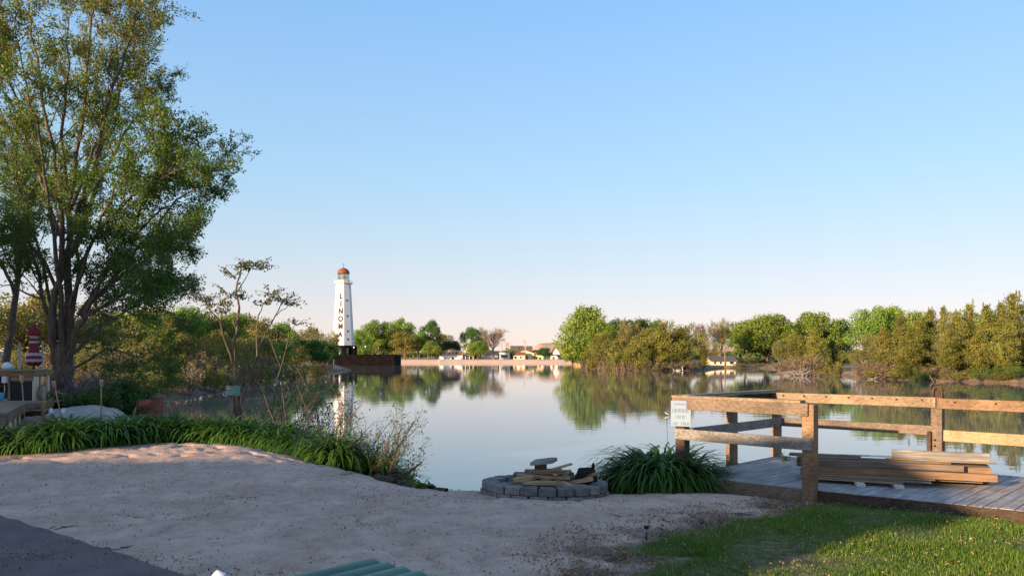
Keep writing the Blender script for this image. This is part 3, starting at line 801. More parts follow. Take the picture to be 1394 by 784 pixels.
tb.inputs[0].default_value = (0.72, 0.76, 0.72, 1)
n.links.new(tb.outputs[0], mx.inputs[1]); n.links.new(gb.outputs[0], mx.inputs[2]); n.links.new(mx.outputs[0], out.inputs[0])
MB().lathe([(1.78, zt + 1.22), (1.78, ztl - .02)], 8, smooth=False, ph=ph).build('lantern_glass', gm_, lh)
dm = MB().lathe([(2.1, ztl), (2.12, ztl + 0.15), (1.95, ztl + .75), (1.55, ztl + 1.3), (0.95, ztl + 1.72), (0.3, ztl + 1.95), (0.08, ztl + 2.1), (0.05, ztl + 2.9)], 16)
dm.build('dome', M['dome'], lh)
MB().lathe([(0.02, 0), (0.18, 0.1), (0.2, 0.22), (0.03, 0.4)], 10, (0, 0, ztl + 2.9)).build('finial', M['iron'], lh)
# lettering on the face towards the viewpoint
fa = R(-90 - 7.5)
ap0, ap1 = r0 * math.cos(PI / 8), r1 * math.cos(PI / 8)
for ch_, py in (('L', 404), ('I', 414.3), ('N', 424.5), ('O', 434.8), ('M', 445), ('A', 456)):
    cu = bpy.data.curves.new('letter_curve', 'FONT'); cu.body = ch_; cu.size = 2.5; cu.extrude = 0.03; cu.offset = 0.085
    cu.align_x = 'CENTER'; cu.align_y = 'CENTER'
    tmp = bpy.data.objects.new('tmp_letter', cu); C.collection.objects.link(tmp)
    bpy.context.view_layer.update()
    me = bpy.data.meshes.new_from_object(tmp.evaluated_get(bpy.context.evaluated_depsgraph_get()))
    bpy.data.objects.remove(tmp)
    me.materials.clear(); me.materials.append(M['letter'])
    for v_ in me.vertices: v_.co.x *= 0.82
    zc = L_(py); t_ = (zc - zb) / (zt - zb); rr = ap0 + (ap1 - ap0) * t_ + 0.10
    o = meshobj('letter', me, lh, (rr * math.cos(fa), rr * math.sin(fa), zc))
    o.rotation_euler = (R(90) - math.atan((ap0 - ap1) / (zt - zb)) , 0, fa + R(90))
wa = fa + PI / 4
for py in (409.6, 430.5, 451, 462):
    zc = L_(py); t_ = (zc - zb) / (zt - zb); rr = ap0 + (ap1 - ap0) * t_
    MB().box((rr * math.cos(wa), rr * math.sin(wa), zc), (0.12, 0.42, 0.7), wa).build('window', M['glass'], lh)
# street lamps on the pier
for px, pt, lb in ((482, 474, 'slim lamp post right beside the lighthouse base'), (497.5, 473, 'slim lamp post further right on the pier')):
    t = empty('lamp_post', ((px - 697) / FPX * 268, 268, 3.6), lb, 'lamp post', 'lamp posts on the pier')
    hgt = EYE + (487 - pt) / FPX * 268 - 3.6
    MB().tube([(0, 0, 0), (0, 0, hgt)], [.08, .05], 6).build('post', M['iron'], t)
    MB().lathe([(0.05, hgt), (0.28, hgt + .1), (0.28, hgt + .45), (0.05, hgt + .6)], 8).build('lantern', M['white'], t)

# ------------------------------------------------------------------ far beach buildings
def Xp(px, D): return (px - 697) / FPX * D
def Zp(py, D): return EYE + (487 - py) / FPX * D
def fbase(x, D): return gz(x, D) - 0.1
def gable(mb, xa, xb, ya, yb, z0, ze, zr, axis='x', over=0.4, wallm=None):
    """walls with gable ends; returns wall MB and roof MB"""
    wv = MB(); rv = MB(); xm, ym = (xa + xb) / 2, (ya + yb) / 2
    if axis == 'x':   # ridge along x, gables at the sides
        prof = [(ya, z0), (yb, z0), (yb, ze), (ym, zr), (ya, ze)]
        vs = [(xa, y, z) for y, z in prof] + [(xb, y, z) for y, z in prof]
        wv.add(vs, [(4, 3, 2, 1, 0), (5, 6, 7, 8, 9), (0, 1, 6, 5), (1, 2, 7, 6), (4, 0, 5, 9)])
        for s, y_ in ((-1, ya), (1, yb)):
            sl = (zr - ze) / abs(ym - y_)
            yo = y_ + s * over; zo = ze - sl * over
            rv.add([(xa - over, yo, zo), (xb + over, yo, zo), (xb + over, ym, zr + .06), (xa - over, ym, zr + .06), (xa - over, yo, zo + .2), (xb + over, yo, zo + .2), (xb + over, ym, zr + .26), (xa - over, ym, zr + .26)],
                   [(0, 3, 2, 1), (4, 5, 6, 7), (0, 1, 5, 4), (1, 2, 6, 5), (3, 0, 4, 7), (2, 3, 7, 6)])
    else:             # ridge along y, gable faces the lake
        prof = [(xa, z0), (xb, z0), (xb, ze), (xm, zr), (xa, ze)]
        vs = [(x, ya, z) for x, z in prof] + [(x, yb, z) for x, z in prof]
        wv.add(vs, [(0, 1, 2, 3, 4), (9, 8, 7, 6, 5), (1, 0, 5, 6), (2, 1, 6, 7), (0, 4, 9, 5)])
        for s, x_ in ((-1, xa), (1, xb)):
            sl = (zr - ze) / abs(xm - x_)
            xo = x_ + s * over; zo = ze - sl * over
            rv.add([(xo, ya - over, zo), (xo, yb + over, zo), (xm, yb + over, zr + .06), (xm, ya - over, zr + .06), (xo, ya - over, zo + .2), (xo, yb + over, zo + .2), (xm, yb + over, zr + .26), (xm, ya - over, zr + .26)],
                   [(0, 1, 2, 3), (4, 7, 6, 5), (0, 4, 5, 1), (1, 5, 6, 2), (3, 7, 4, 0), (2, 6, 7, 3)])
    return wv, rv
def hole(mb_name, t, xa, xb, y, za, zb_, mat, depth=0.1):
    """opening standing 3 cm proud of the wall: frame box and recessed pane"""
    return MB().box(((xa + xb) / 2, y - depth / 2 + .02, (za + zb_) / 2), (xb - xa, depth, zb_ - za)).build(mb_name, mat, t)
# two storey bathhouse
D = 418.0
def rel(px): return Xp(px, D)
zb0 = fbase(rel(620), D)
t = empty('bathhouse', (0, 0, 0), 'peach two storey bathhouse with blue doors on the far beach', 'building')
def Z_(py): return Zp(py, D)
wv, rv = gable(None, rel(602), rel(626.5), D, D + 14, Z_(483.6), Z_(478.5), Z_(475), 'y', 0.5); wv.build('upper_wall', M['peach'], t); rv.build('roof', M['roof_tan'], t)
MB().box(((rel(598.5) + rel(630)) / 2, D + 5.5, (zb0 + Z_(483.6)) / 2), (rel(630) - rel(598.5), 15, Z_(483.6) - zb0)).build('wall', M['white'], t)
MB().box(((rel(598) + rel(630.5)) / 2, D + 5.5, Z_(483.4)), (rel(630.5) - rel(598), 16, 0.35)).build('canopy', M['roof_tan'], t)
for a, b_, m_ in ((603.8, 607, 'blue'), (608.5, 613, 'blue'), (615, 618.5, 'glass'), (627, 629.6, 'blue')):
    hole('door', t, rel(a), rel(b_), D - 2, zb0, Z_(486.5), M[m_])
for a, b_ in ((603.5, 605.5), (610.8, 612.8), (616, 618), (619.7, 623)):
    hole('window', t, rel(a), rel(b_), D, Z_(481.3), Z_(478.9), M['glass'])
sh = MB().add([(rel(626.5), D - 3, Z_(480.2)), (rel(645), D - 3, Z_(484.8)), (rel(645), D + 9, Z_(484.8)), (rel(626.5), D + 9, Z_(480.2)),
               (rel(626.5), D - 3, Z_(480.8)), (rel(645), D - 3, Z_(485.4)), (rel(645), D + 9, Z_(485.4)), (rel(626.5), D + 9, Z_(480.8))],
              [(0, 1, 2, 3), (7, 6, 5, 4), (0, 4, 5, 1), (1, 5, 6, 2), (2, 6, 7, 3), (3, 7, 4, 0)])
sh.build('porch_roof', M['roof_tan'], t)
for px in (634, 639.5, 644.5): MB().box((rel(px), D - 2.7, (zb0 + Z_(485)) / 2), (0.25, .25, Z_(484.6) - zb0)).build('porch_post', M['white'], t)
# slide tower
t = empty('slide_tower', (rel(635.5), D + 12, zb0), 'yellow slide tower behind the bathhouse', 'tower')
for sx in (-1, 1):
    for sy in (-1, 1): MB().box((sx * .9, sy * .9, 3.5), (.2, .2, 7.2)).build('leg', M['cedar_wood'], t)
MB().box((0, 0, 5.6), (2.4, 2.4, 2.2)).build('cabin', M['yellow'], t)
MB().lathe([(1.9, 6.8), (0.1, 8.2)], 4, smooth=False, ph=PI / 4).build('roof', M['yellow'], t)
# cream gabled house and its neighbour
D = 420.0
t = empty('cream_house', (0, 0, 0), 'big cream house with a low gable left of the round dark tree', 'house')
zb0 = fbase(rel(710), D)
wv, rv = gable(None, rel(698), rel(727), D + 2, D + 13, zb0, Z_(481), Z_(476), 'y', 0.5); wv.build('wall', M['cream'], t); rv.build('roof', M['roof_tan'], t)
wv, rv = gable(None, rel(699), rel(715), D - 3, D + 1.9, zb0, Z_(483.3), Z_(479.8), 'x', 0.3); wv.build('porch', M['cream'], t); rv.build('porch_roof', M['roof_red'], t)
hole('window', t, rel(700.5), rel(703.2), D - 3, Z_(488.5), Z_(485), M['glass']); hole('window', t, rel(708), rel(710), D - 3, Z_(488), Z_(485), M['glass'])
hole('door', t, rel(716), rel(718.5), D + 2, zb0, Z_(484.3), M['roof_grey'])
t = empty('red_roofed_house', (0, 0, 0), 'low cream house with a red brown roof beside the round dark tree', 'house')
wv, rv = gable(None, rel(716), rel(743), D + 14, D + 24, zb0, Z_(482), Z_(476.5), 'x', 0.5); wv.build('wall', M['cream'], t); rv.build('roof', M['roof_red'], t)
wv, rv = gable(None, rel(719.5), rel(740), D + 3, D + 13.6, zb0, Z_(484.5), Z_(479.5), 'y', 0.4); wv.build('front_wing', M['cream'], t); rv.build('wing_roof', M['roof_tan'], t)
hole('window', t, rel(734), rel(737), D + 3, Z_(489), Z_(486.2), M['glass']); hole('door', t, rel(723), rel(725), D + 3, zb0, Z_(485.6), M['glass'])
# steep white gable
D = 424.0
t = empty('white_gabled_house', (0, 0, 0), 'white house with a steep front gable and dark roof right of the round dark tree', 'house')
zb0 = fbase(rel(757), D)
wv, rv = gable(None, rel(749.5), rel(763), D, D + 12, zb0, Z_(483), Z_(472), 'y', 0.5); wv.build('wall', M['white'], t); rv.build('roof', M['roof_red'], t)
MB().box(((rel(749) + rel(763)) / 2, D - .3, Z_(483)), (rel(763) - rel(749), 1.4, .4)).build('canopy', M['roof_grey'], t)
hole('door', t, rel(752), rel(755), D, zb0, Z_(485.4), M['roof_grey']); hole('window', t, rel(759), rel(761), D, Z_(488), Z_(485.4), M['glass'])
t = empty('cottage', (0, 0, 0), 'small cream cottage touching the steep white gable', 'house')
wv, rv = gable(None, rel(758.5), rel(769), D - 8, D - 1.2, fbase(rel(760), D - 8), Z_(485.5), Z_(483.2), 'x', 0.3); wv.build('wall', M['cream'], t); rv.build('roof', M['roof_red'], t)
hole('door', t, rel(762), rel(764), D - 8, fbase(rel(760), D - 8), Z_(486.3), M['glass'])
t = empty('beach_shed', (0, 0, 0), 'long yellow shed with a dark open end near the lakeside trees', 'shed')
wv, rv = gable(None, rel(771.5), rel(789), D - 6, D, fbase(rel(780), D - 6), Z_(486.8), Z_(483.5), 'x', 0.3); wv.build('wall', M['yellow'], t); rv.build('roof', M['roof_red'], t)
wv, rv = gable(None, rel(790), rel(803), D - 4, D + 3, fbase(rel(795), D - 4), Z_(485.3), Z_(482.8), 'x', 0.4); wv.build('open_bay', M['roof_grey'], t); rv.build('bay_roof', M['roof_red'], t)
D = 430.0
t = empty('snack_stand', (0, 0, 0), 'small flat roofed white stand left of the big cream house', 'building')
MB().box(((rel(680) + rel(694)) / 2, D, (fbase(rel(686), D) + Z_(480.5)) / 2), (rel(694) - rel(680), 6, Z_(480.5) - fbase(rel(686), D))).build('wall', M['white'], t)
MB().box(((rel(679.4) + rel(694.6)) / 2, D, Z_(480.2)), (rel(694.6) - rel(679.4), 7, .35)).build('roof', M['white'], t)
hole('window', t, rel(682), rel(691), D - 3, Z_(486.5), Z_(483), M['glass'])
t = empty('storage_shed', (0, 0, 0), 'long low brown roofed shed behind the bare tree trunks', 'shed')
wv, rv = gable(None, rel(655), rel(677), D + 8, D + 18, fbase(rel(660), D), Z_(484), Z_(478), 'x', 0.3); wv.build('wall', M['siding'], t); rv.build('roof', M['roof_tan'], t)
# screening plant : tilted conveyor, tower, dark structures
D = 520.0
t = empty('conveyor_plant', (rel(697), D, 1.5), 'rust coloured gravel conveyor and tower rising behind the beach houses', 'machinery')
def q(px, py, dy=0): return Vector((rel(px) - rel(697), dy, Z_(py) - 1.5))
cv = MB()
for dy in (0, 2):
    cv.beam(q(688, 474, dy), q(706, 479.5, dy), .3, .5); cv.beam(q(688, 476.5, dy), q(706, 482, dy), .3, .4)
    for k in range(8):
        a = q(688, 474, dy).lerp(q(706, 479.5, dy), k / 7); b_ = q(688, 476.5, dy).lerp(q(706, 482, dy), min(1, (k + .5) / 7)); cv.beam(a, b_, .18, .18)
cv.box((q(697, 477.5, 1)), (8.4, 2, .3), ry=math.atan2(2.7, 8.6))
cv.build('conveyor', M['rust'], t)
tw_ = MB()
for px in (689, 692):
    for dy in (0, 2): tw_.beam(q(px, 488, dy), q(px, 468, dy), .3, .3)
for py in (486, 481, 476, 471):
    tw_.beam(q(689, py), q(692, py - 3), .2, .2); tw_.beam(q(689, py, 2), q(692, py - 3, 2), .2, .2)
tw_.build('tower_frame', M['rust'], t)
MB().box(q(690.6, 468.5, 1), (2.6, 3, 2.2)).build('cabin', M['roof_tan'], t)
MB().box(q(704, 480, 3), (9, 5, 9)).build('hopper', M['roof_grey'], t)
t = empty('gravel_screens', (rel(715), D, 1.5), 'dark blue grey gravel screens and bins left of the tan bluff', 'machinery')
for k, (a, b_, y0_, y1_) in enumerate(((699, 707, 471.5, 478), (707.5, 715, 472.5, 478.5), (716, 725, 471, 478))):
    MB().box((rel((a + b_) / 2) - rel(715), 2, (Z_(y0_) + Z_(y1_)) / 2 - 1.5), (rel(b_) - rel(a), 4, Z_(y0_) - Z_(y1_))).build('bin', M['roof_grey'], t)
MB().box((rel(712) - rel(715), 2, Z_(481.5) - 1.5), (rel(725) - rel(699), 1, 2.5)).build('frame', M['roof_grey'], t)
# waterside house on the right
D = 201.0
t = empty('lake_house', (0, 0, 0), 'yellow waterside house with a dark roof and jetty among the trees', 'house')
zb0 = gz(rel(985), D)
wv, rv = gable(None, rel(969), rel(1002), D, D + 7, 0.4, Z_(491.2), Z_(484.8), 'x', 0.4); wv.build('wall', M['cream'], t); rv.build('roof', M['roof_grey'], t)
MB().box((rel(984), D + 3, Z_(483.6)), (.6, .6, 1.2)).build('chimney', M['roof_red'], t)
for a, b_ in ((972, 974.5), (980, 982.2), (993.5, 998.5)): hole('window', t, rel(a), rel(b_), D, Z_(495.5), Z_(492.3), M['glass'])
hole('door', t, rel(986.5), rel(988.5), D, Z_(499), Z_(493), M['roof_red'])
MB().box((rel(985.5), D - 1.2, Z_(499.6)), (rel(1001) - rel(970), 2.4, .22)).build('porch', M['tan_wood'], t)
for px in (971, 978, 985.5, 993, 1000): MB().box((rel(px), D - 2.2, 0.1), (.2, .2, 0.9)).build('pile', M['cedar_wood'], t)
D = 200.0
t = empty('hidden_house', (0, 0, 0), 'pale house half hidden behind the olive lakeside trees', 'house')
wv, rv = gable(None, rel(842), rel(880), D, D + 8, 0.8, Z_(488.5), Z_(483), 'x', 0.4); wv.build('wall', M['cream'], t); rv.build('roof', M['roof_tan'], t)
for px in (848, 862, 873): hole('window', t, rel(px), rel(px + 4), D, Z_(493.5), Z_(490), M['glass'])
# utility poles
poles = [(551.3, 460, 405, 'brown utility pole in front of the beach trees left'), (630.5, 464, 425, 'utility pole just left of the yellow slide tower'), (643.3, 473, 408, 'short brown pole in front of the dark tree crown'),
         (714.5, 462.5, 412, 'tall thin pole in front of the cream house'), (791.5, 478, 400, 'pole at the right end of the yellow shed'), (683.2, 466, 430, 'thin pole beside the spreading bare tree'), (987, 466, 195, 'pole rising behind the waterside house')]
for px, pt, D, lb in poles:
    z0 = gz(Xp(px, D), D) - .3
    t = empty('utility_pole', (Xp(px, D), D, z0), lb, 'pole', 'poles along the far shore')
    h_ = Zp(pt, D) - z0
    MB().tube([(0, 0, 0), (0, 0, h_)], [.17, .1], 6).build('post', M['cedar_wood'], t)
    MB().box((0, -.12, h_ - .7), (1.8, .12, .14)).build('crossarm', M['cedar_wood'], t)
# railing along the back of the beach
D = 412.0
t = empty('rail_fence', (0, D, 0), 'pale rail fence along the back of the far beach', 'fence')
zf = gz(Xp(560, D), D)
rf = MB(); 
for k in range(14): MB().box((Xp(540 + k * 4.5, D), 0, zf + .55), (.14, .14, 1.3)).build('post', M['grey_wood'], t)
for z_ in (.55, 1.05): MB().box((Xp(569, D), 0.09, zf + z_), (Xp(599, D) - Xp(540, D), .05, .12)).build('rail', M['grey_wood'], t)
t = tag(MB().lathe([(0.1, 0), (.35, .1), (.35, .9), (.2, 1.2), (.05, 1.9)], 10).build('marker_buoy', M['yellow'], None, (Xp(598, 396), 396, 0.2)), 'small yellow marker standing at the edge of the far beach', 'marker')
for k, (px, D, s_) in enumerate(((791, 372, .8), (795.5, 368, .55), (799.5, 365, .9), (804, 362, .7))):
    bm_ = MB(); rg = np.random.default_rng(60 + k)
    for j in range(3): bm_.lathe([(.3, -.3), (.8, 0), (.75, .45), (.4, .8), (.1, .9)], 7, (rg.normal() * .5, rg.normal() * .3, 0), True, rg.random() * 3, lambda a, z: 1 + .2 * math.sin(2 * a + z * 4))
    o = bm_.build('boulder', M['boulder'], None, (Xp(px, D), D, 0.15)); o.scale = (s_, s_, s_)
    tag(o, ['pale boulder farthest left at the right end of the beach', 'small low boulder second from left at the beach end', 'largest pale boulder at the right end of the beach', 'rightmost pale boulder under the lakeside bushes'][k], 'boulder', 'boulders at the end of the beach')

# ------------------------------------------------------------------ far trees, one by one
G1 = 'trees along the far beach'
for a in [
    ('round_a', 491, 449, 26, 330, 'small round green tree just right of the lighthouse'),
    ('round_c', 478, 457, 26, 345, 'dark green tree directly behind the lighthouse base'),
    ('round_b', 516, 436, 42, 420, 'broad pale green tree above the right end of the pier'),
    ('dark_a', 533, 452, 32, 430, 'mid green tree low between two broad pale crowns'),
    ('round_b', 546, 433.5, 32, 440, 'tall narrow topped green tree third right of the lighthouse'),
    ('olive_a', 551, 451, 36, 415, 'brownish green tree behind the brown utility pole'),
    ('round_c', 569, 450, 26, 418, 'light green low tree between the pole and the tall dark poplar shape'),
    ('dark_b', 586, 436, 30, 425, 'tall narrow dark green tree left of the bathhouse'),
    ('round_c', 588, 462, 20, 410, 'little bright green bush tree in front of the tall narrow one'),
    ('olive_b', 604, 456, 34, 445, 'low olive brown tree behind the left of the bathhouse'),
    ('dark_a', 615, 463, 24, 440, 'dark low tree right behind the bathhouse roof'),
    ('dark_b', 643, 445.5, 32, 432, 'dark green forked tree above the slide tower'),
    ('round_c', 650, 462, 24, 408, 'bright rounded tree in front of the dark forked tree'),
    ('dark_a', 742, 473, 18, 408, 'round dark lollipop tree between the cream and white houses'),
    ('round_a', 779, 477, 24, 402, 'small bright tree in front of the yellow shed'),
    ('round_c', 727, 484.5, 9, 411, 'tiny shrub in front of the red brown roofed house'),
    ]:
    plant(a[0], a[1], a[2], a[3], a[4], 'broadleaf_tree', a[5], 'tree', G1)
plant('bare_a', 672, 448.5, 38, 412, 'bare_tree', 'spreading nearly bare tree left of the conveyor tower', 'tree', G1)
plant('bare_b', 660, 470, 16, 425, 'bare_tree', 'small thin tree between dark and bare trees', 'tree', G1)
G2 = 'trees of the middle point'
for a in [
    ('round_a', 799, 417.5, 66, 200, 'broadleaf_tree', 'tallest bright green tree left of the middle point'),
    ('round_c', 779, 456, 26, 204, 'broadleaf_tree', 'low bright side crown beneath the tallest bright tree'),
    ('round_b', 815, 437, 44, 196, 'broadleaf_tree', 'bright green tree under the right of the tallest crown'),
    ('dark_b', 838, 435, 38, 215, 'broadleaf_tree', 'dark green tree right of the tallest bright tree'),
    ('dark_a', 868, 433, 40, 215, 'broadleaf_tree', 'dark green round crown poking above the olive trees'),
    ('dark_b', 892, 436, 36, 212, 'broadleaf_tree', 'second dark crown poking above the olive trees'),
    ('olive_b', 822, 455, 46, 165, 'olive_tree', 'olive tree at the left tip of the middle point'),
    ('bare_b', 854, 441, 44, 160, 'bare_tree', 'brown half dead tree with a straight trunk on the middle point'),
    ('cedar_c', 838, 462, 34, 158, 'cedar_tree', 'shaggy low cedar left of the brown half dead tree'),
    ('olive_a', 882, 448, 42, 158, 'olive_tree', 'olive tree right of the brown half dead tree'),
    ('lacy', 907, 432, 50, 158, 'olive_tree', 'tallest layered olive tree in the centre of the middle point'),
    ('cedar_d', 900, 441, 48, 156, 'cedar_tree', 'broad olive cedar in front of the tallest layered tree'),
    ('lacy', 934, 438, 48, 159, 'olive_tree', 'layered olive tree right of the tallest one'),
    ('cedar_c', 930, 447, 44, 157, 'cedar_tree', 'broad olive cedar right of the middle point centre'),
    ('cedar_a', 957, 470, 24, 158, 'cedar_tree', 'small cone shaped cedar left of the waterside house'),
    ('olive_a', 868, 463, 34, 156, 'olive_tree', 'low olive crown over the brown bank left of centre'),
    ('bare_a', 956, 443, 36, 212, 'bare_tree', 'reddish thin tree left above the waterside house'),
    ('bare_b', 982, 440, 44, 215, 'bare_tree', 'greyish thin tree right above the waterside house'),
    ('lacy', 962, 457, 34, 208, 'olive_tree', 'lacy olive tree directly behind the small cone cedar'),
    ]:
    plant(a[0], a[1], a[2], a[3], a[4], a[5], a[6], 'tree', G2)
G3 = 'trees right of the waterside house'
for a in [
    ('round_b', 1014, 436, 42, 235, 'broadleaf_tree', 'left lobe of bright crown right of the waterside house'),
    ('round_a', 1044, 428.5, 74, 228, 'broadleaf_tree', 'broadest bright green round tree right of the waterside house'),
    ('dark_a', 1070, 442, 36, 236, 'broadleaf_tree', 'dark green tree added as the shaded right flank of the broadest round tree'),  # dark leaves put the round tree's shaded side into colour
    ('round_a', 1110, 425.5, 62, 226, 'broadleaf_tree', 'second broad bright tree left of the sky gap'),
    ('dark_b', 1142, 435, 40, 226, 'broadleaf_tree', 'dark green tree at the left side of the sky gap'),
    ('olive_a', 1085, 452, 34, 128, 'olive_tree', 'olive tree over the driftwood point'),
    ('cedar_c', 1108, 448, 40, 122, 'cedar_tree', 'shaggy cedar behind the fallen branches'),
    ('cedar_d', 1134, 463, 38, 126, 'cedar_tree', 'dark cedar at the left of the narrow inlet'),
    ('bare_b', 1062, 467, 34, 128, 'bare_tree', 'small pale leafless tree left of the driftwood'),
    ]:
    plant(a[0], a[1], a[2], a[3], a[4], a[5], a[6], 'tree', G3)
G4 = 'trees of the right shore'
for a in [
    ('round_b', 1188, 418, 50, 128, 'broadleaf_tree', 'bright green tree right of the sky gap'),
    ('round_a', 1216, 418, 54, 132, 'broadleaf_tree', 'bright green tree with pale dead fork behind the cedars'),
    ('round_a', 1246, 425, 50, 135, 'broadleaf_tree', 'bright green crown just showing above the left cedars'),
    ('round_b', 1340, 424, 44, 140, 'broadleaf_tree', 'bright green crown showing between the right cedars'),
    ('bare_b', 1182, 458, 40, 104, 'bare_tree', 'thin leafless tree at the left end of the cedar row'),
    ('lacy', 1175, 472, 36, 103, 'olive_tree', 'low wispy tree at the inlet end of the cedar row')]:
    plant(a[0], a[1], a[2], a[3], a[4], a[5], a[6], 'tree', G4)
ced = [(1203, 447, 40, 98, 'c'), (1226, 430, 50, 97, 'd'), (1252, 432, 50, 95, 'f'), (1266, 421, 44, 97, 'a'), (1284, 418, 46, 94, 'e'), (1302, 424, 44, 92, 'f'), (1320, 414, 48, 93, 'd'),
       (1343, 416, 42, 90, 'b'), (1362, 412, 46, 91, 'a'), (1379, 400, 56, 88, 'f'), (1400, 406, 60, 88, 'e'), (1422, 398, 56, 86, 'a'), (1238, 452, 46, 91, 'c'), (1292, 448, 52, 88, 'e'), (1334, 446, 48, 87, 'c'), (1372, 442, 52, 84, 'c'), (1312, 438, 40, 90, 'b')]
ced.sort()
for i, (px, yt, wd, D, k) in enumerate(ced):
    plant('cedar_' + k, px, yt, wd, D, 'cedar_tree', f'{ORD[i + 1]} olive cedar from the left in the row on the right shore', 'tree', 'cedars in a row on the right shore')
# waterside brush, right and middle
br = [(832, 488, 30, 160, 'b'), (850, 492, 28, 156, 'b'), (872, 492, 34, 156, 'b'), (893, 491, 30, 155, 'b'), (915, 493, 32, 155, 'b'), (936, 490, 28, 156, 'b'), (1010, 494, 22, 196, 'a'), (1034, 494, 24, 196, 'a'),
      (1072, 490, 40, 121, 'b'), (1100, 484, 42, 118, 'b'), (1126, 488, 36, 117, 'a'), (1182, 492, 40, 98, 'b'), (1210, 494, 40, 94, 'b'), (1240, 496, 42, 91, 'a'), (1272, 498, 40, 88, 'b'), (1345, 500, 40, 82, 'c'), (1388, 498, 44, 80, 'c'), (810, 484, 36, 205, 'a'), (826, 478, 40, 180, 'a')]
br += [(px, 486, 60, 100, 'd') for px in (1215, 1255, 1295)] + [(1196, 500, 34, 95, 'a'), (1228, 503, 36, 91, 'a'), (1258, 505, 36, 88, 'c'), (1306, 504, 40, 85, 'a'), (1366, 506, 40, 81, 'a')] + [(px, 484, 64, 96, 'd') for px in (1335, 1378, 1415)] + [(px, 484, 50, 172, 'd') for px in (840, 880, 915)] + [(px, 487, 34, 128, 'd') for px in (1082, 1108, 1134)] + [(px, 488, 40, 236, 'a') for px in (1020, 1050, 1160, 1180)]
br.sort()
for i, (px, yt, wd, D, k) in enumerate(br):
    plant('brush_' + k, px, yt, wd, D, 'waterside_shrub', f'{ORD[i + 1]} low shrub from the left along the far right waterline', 'shrub', 'shrubs along the right hand waterline')
# driftwood heaps
def driftwood(px, D, wd, ht, seed, label, mat='siding', cnt=16):
    rg = np.random.default_rng(seed); segs = []
    for i in range(cnt):
        a = rg.random() * PI
        p0 = np.array([rg.normal() * wd * .2, rg.normal() * .5, 0.05])
        bp_, br_ = branch(rg, p0, (math.cos(a) * 1.2, rg.normal() * .4, .25 + .5 * rg.random()), wd * (.25 + .4 * rg.random()), .09, 6, .22, -.03, .2)
        segs.append((bp_, br_))
        for k in range(3):
            p_, d_ = lerp_poly(bp_, .3 + .2 * k); segs.append(branch(rg, p_, d_ + rg.normal(size=3) * .4, wd * .16, .03, 4, .2, .02, .2))
    x = Xp(px, D)
    o = meshobj('driftwood', tubes_mesh('driftwood', segs, M[mat], 5), None, (x, D, max(0, gz(x, D))))
    tag(o, label, 'driftwood', 'driftwood at the waterline')
driftwood(1086, 112, 3.6, 1, 3, 'pale tangled fallen branches at the tip of the right point', 'grey_wood', 18)
driftwood(1106, 112, 3, 1, 4, 'darker root tangle just right of the pale fallen branches', 'aged_wood', 14)
driftwood(1192, 93, 1.5, 1, 5, 'weathered leaning snag at the left of the cedar bank', 'grey_wood', 4)
driftwood(920, 154, 3, 1, 6, 'pale snag standing at the water in the middle point', 'siding', 6)
driftwood(1276, 84, 1.5, 1, 7, 'fallen branches below the middle of the cedar row', 'aged_wood', 6)

# left bank woods
rg = np.random.default_rng(99)
lb = []
row = [(-15, 395, 110, 60, 'lacy'), (30, 392, 110, 62, 'lacy'), (62, 402, 90, 66, 'olive_b'), (105, 405, 90, 66, 'lacy'), (140, 412, 90, 72, 'lacy'), (178, 416, 80, 78, 'round_c'),
       (215, 420, 70, 86, 'olive_b'), (250, 418, 60, 90, 'round_a'), (282, 424, 60, 94, 'olive_a'), (310, 421, 54, 100, 'round_c'), (338, 430, 52, 108, 'olive_b'), (362, 434, 46, 116, 'olive_a'), (384, 440, 44, 124, 'round_a'),
       (406, 446, 40, 140, 'lacy'), (424, 448, 36, 160, 'olive_b'), (440, 451, 34, 190, 'lacy'), (454, 455, 30, 230, 'bare_b'),
       (232, 448, 60, 64, 'olive_a'), (268, 452, 58, 72, 'lacy'), (300, 452, 50, 78, 'olive_b'), (330, 456, 46, 88, 'lacy'), (356, 460, 42, 96, 'olive_a'), (380, 463, 40, 106, 'round_c'), (402, 466, 36, 118, 'olive_b'), (150, 462, 80, 56, 'lacy'), (190, 458, 70, 60, 'lacy'), (90, 465, 80, 52, 'lacy'), (425, 462, 40, 125, 'dark_a'), (446, 466, 34, 150, 'dark_b')]
row.sort()
for i, (px, yt, wd, D, k) in enumerate(row):
    nm = {'r': 'broadleaf_tree', 'o': 'olive_tree', 'l': 'olive_tree', 'b': 'bare_tree', 'd': 'broadleaf_tree'}[k[0]]
    ds = {'r': 'yellow green leafy tree', 'o': 'olive green bushy tree', 'l': 'thin lacy olive tree', 'b': 'thin bare tree', 'd': 'dark green dense tree'}[k[0]]
    plant(k, px, yt, wd, D, nm, f'{ds}, {ORD[i + 1]} from the left among the woods of the left bank', 'tree', 'woods of the left bank')
